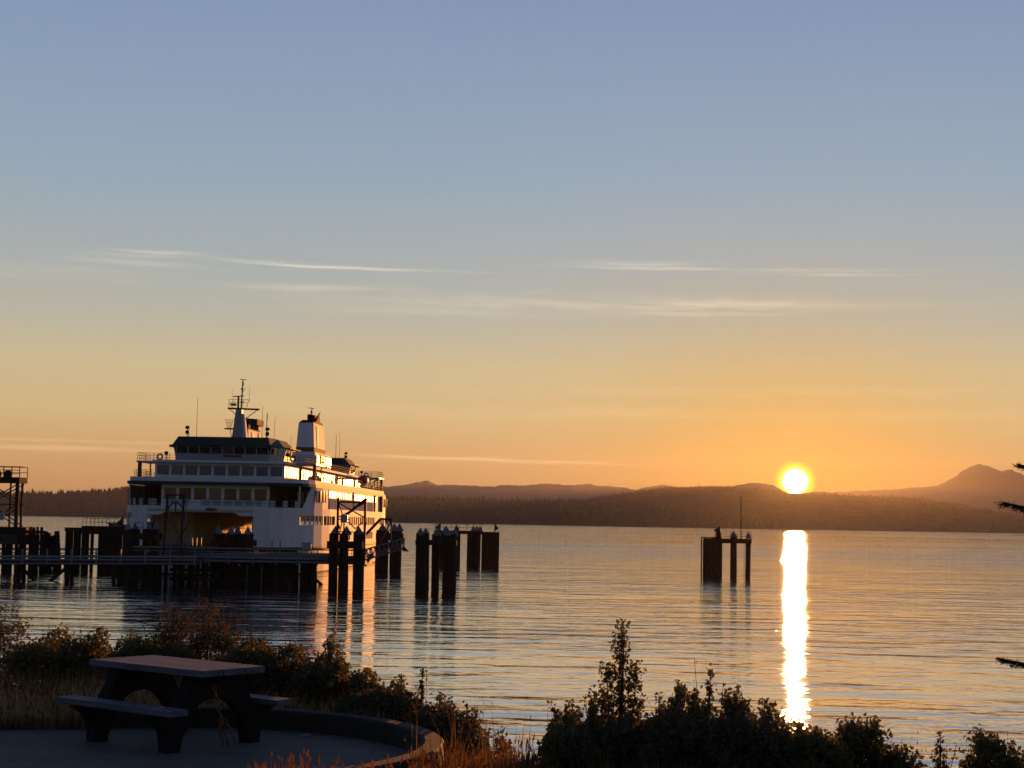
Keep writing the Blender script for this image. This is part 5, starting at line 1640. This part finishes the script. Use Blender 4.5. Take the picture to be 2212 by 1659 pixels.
# ------------------------------------------------------------------ dry grass
grass_m = leaf_mat('dry_grass', (0.30, 0.14, 0.045), (0.17, 0.09, 0.03), transl=.35)
sun_painted_grass_m = leaf_mat('dry_grass_sun_painted', (0.70, 0.42, 0.17), (0.42, 0.23, 0.09), transl=.55)  # dry grass again, the missing direct sunlight put into a paler colour
grass_g = leaf_mat('green_brown_grass', (0.20, 0.13, 0.06), (0.12, 0.09, 0.045), transl=.35)
head_m = leaf_mat('grass_seed_heads', (0.26, 0.13, 0.05), (0.13, 0.07, 0.03), transl=.3)
rg = random.Random(8)
def tuft_field(name, label, count, sampler, hmin, hmax, mat_, head=.35, hsize=1.0, clump=0):
    g = MB(); hd = MB()
    for _ in range(count):
        x, y = sampler()
        if in_patio(x, y, .03) or (PR - .05 < math.hypot(x - PC[0], y - PC[1]) < PR + .27 and -62 < math.degrees(math.atan2(y - PC[1], x - PC[0])) < 119): continue
        z = ground_z(x, y) - .03
        if clump and noise.noise(Vector((x * 4.5, y * 3, 1))) < rg.uniform(-.35, .25): continue
        h = rg.uniform(hmin, hmax) * (1 + .35 * noise.noise(Vector((x * 3, y * 3, 7)))); az = rg.random() * 6.28
        lean = rg.uniform(.03, .32) * h; w = rg.uniform(.0022, .005)
        d = Vector((math.cos(az), math.sin(az), 0)); s_ = Vector((-d.y, d.x, 0)) if rg.random() < .5 else Vector((1, 0, 0))
        p0 = Vector((x, y, z)); p1 = p0 + d * lean * .35 + Vector((0, 0, h * .6)); p2 = p0 + d * lean + Vector((0, 0, h))
        b = len(g.v)
        g.v += [tuple(p0 - s_ * w), tuple(p0 + s_ * w), tuple(p1 + s_ * w * .8), tuple(p1 - s_ * w * .8), tuple(p2)]
        g.f += [(b, b + 1, b + 2, b + 3), (b + 3, b + 2, b + 4)]
        if rg.random() < head:
            dd = (p2 - p1).normalized(); L = rg.uniform(.045, .10) * hsize; k = rg.uniform(.005, .010) * hsize
            q0 = p2 - dd * L * .2; b = len(hd.v)
            for s2 in (Vector((1, 0, 0)), Vector((0, 1, 0))):
                b = len(hd.v)
                hd.v += [tuple(q0), tuple(q0 + dd * L * .35 + s2 * k), tuple(q0 + dd * L), tuple(q0 + dd * L * .35 - s2 * k)]
                hd.f.append((b, b + 1, b + 2, b + 3))
    me_mats = [mat_, head_m]
    n0 = len(g.f); off = len(g.v)
    g.v += hd.v; g.f += [tuple(off + i for i in f) for f in hd.f]
    o = g.build(name, me_mats, fix=False)
    idx = [0] * n0 + [1] * (len(g.f) - n0)
    o.data.polygons.foreach_set('material_index', idx)
    tag(o, label, 'grass', kind='stuff')
def box_s(x0, x1, y0, y1): return lambda: (rg.uniform(x0, x1), rg.uniform(y0, y1))
tuft_field('grass', 'tall dry golden grass left of the picnic table', 10000, box_s(-8.3, -3.7, 17.62, 19.7), .20, .46, sun_painted_grass_m)
tuft_field('grass', 'dry grass growing behind the curved wall', 7000, box_s(-4.0, -.4, 17.1, 19.5), .14, .32, sun_painted_grass_m, .25)
tuft_field('grass', 'short rough grass along the edge of the path', 5000, box_s(-8.3, -4.0, 17.4, 17.95), .06, .20, grass_g, .1)
tuft_field('grass', 'golden seed-headed grass in the near foreground', 3000, box_s(-1.85, -.3, 11.2, 12.6), .16, .42, grass_m, .45, 1.0, clump=1)
tuft_field('grass', 'golden grass beside the right end of the curved wall', 7500, box_s(-.8, 1.5, 11.8, 14.5), .16, .36, grass_m, .4, 1.0, clump=1)
tuft_field('grass', 'darker rough grass along the near right foreground', 24000, box_s(-.3, 5.2, 11.3, 14.6), .14, .32, grass_g, .10, .8)
tuft_field('grass', 'sparse tall grass stalks on the bank edge', 500, box_s(-.8, 5.8, 13.8, 15.8), .4, .7, grass_g, .35, .6)
tuft_field('grass', 'rough grass covering the bank below the shrubs', 9000, lambda: (rg.uniform(-8.3, 6.4), rg.uniform(14.7, 22)), .15, .3, grass_g, .05)

# ------------------------------------------------------------------ fir at the right edge
needle = leaf_mat('fir_needles', (0.016, 0.026, 0.012), (0.03, 0.036, 0.014), transl=.05)
TX, TY = 4.05, 9.2
fz = ground_z(TX, TY)
fir = thing('fir_tree', (TX, TY, fz), 'young fir whose branch tips reach in from the right edge', 'tree')
tk = MB(); tk.tube((0, 0, -.1), (0, 0, 5.7), .075, .012, 10); tk.build('trunk', bark, fir)
cr = MB(); br = MB()
rf_ = random.Random(3)
def bough(p0, tip, width, n):
    d = tip - p0; L = d.length; dn = d.normalized()
    mid = p0.lerp(tip, .5) + Vector((0, 0, -.04 * L))
    br.tube(p0, mid, .016, .010, 5, caps=False); br.tube(mid, tip, .010, .003, 5, caps=False)
    for i in range(n):
        f_ = rf_.uniform(.12, 1.0)
        c = p0.lerp(tip, f_) + Vector((0, 0, -.04 * L * math.sin(math.pi * f_)))
        side = dn.cross(Vector((0, 0, 1))).normalized() * rf_.choice((-1, 1))
        tl = width * (1.08 - f_) * rf_.uniform(.5, 1.1) + .03
        tv = (side * .8 + dn * .8 + Vector((0, 0, rf_.uniform(-.5, .15)))).normalized()
        k = max(3, int(tl / .012))
        for j in range(k):
            q = c + tv * tl * j / k
            nd = (tv * .5 + Vector((rf_.gauss(0, .6), rf_.gauss(0, .6), rf_.gauss(0, .5)))).normalized()
            w_ = nd.orthogonal().normalized() * .0042
            b = len(cr.v); cr.v += [tuple(q - w_), tuple(q + w_), tuple(q + nd * rf_.uniform(.018, .032))]
            cr.f.append((b, b + 1, b + 2))
loc = Vector((TX, TY, fz))
for (px, y, y0) in ((2168, 1086, 1112), (2164, 1424, 1448), (2203, 1004, 1030)):
    tip = at(px, y, TY - .1) - loc
    p0 = Vector((0, 0, at(2500, y0 + 25, TY).z - fz))
    bough(p0, tip, .30, 420)
for i in range(150):
    z = .4 + i * .034
    a = i * 2.399; L = max(.12, (5.7 - z) * .24) * rf_.uniform(.8, 1.05)
    tipx = math.cos(a) * L
    if tipx < -.98: continue
    bough(Vector((0, 0, z)), Vector((tipx, math.sin(a) * L, z - .12 * L)), .26, 46)
br.build('branches', bark, fir, fix=False)
cr.build('crown', needle, fir, fix=False)
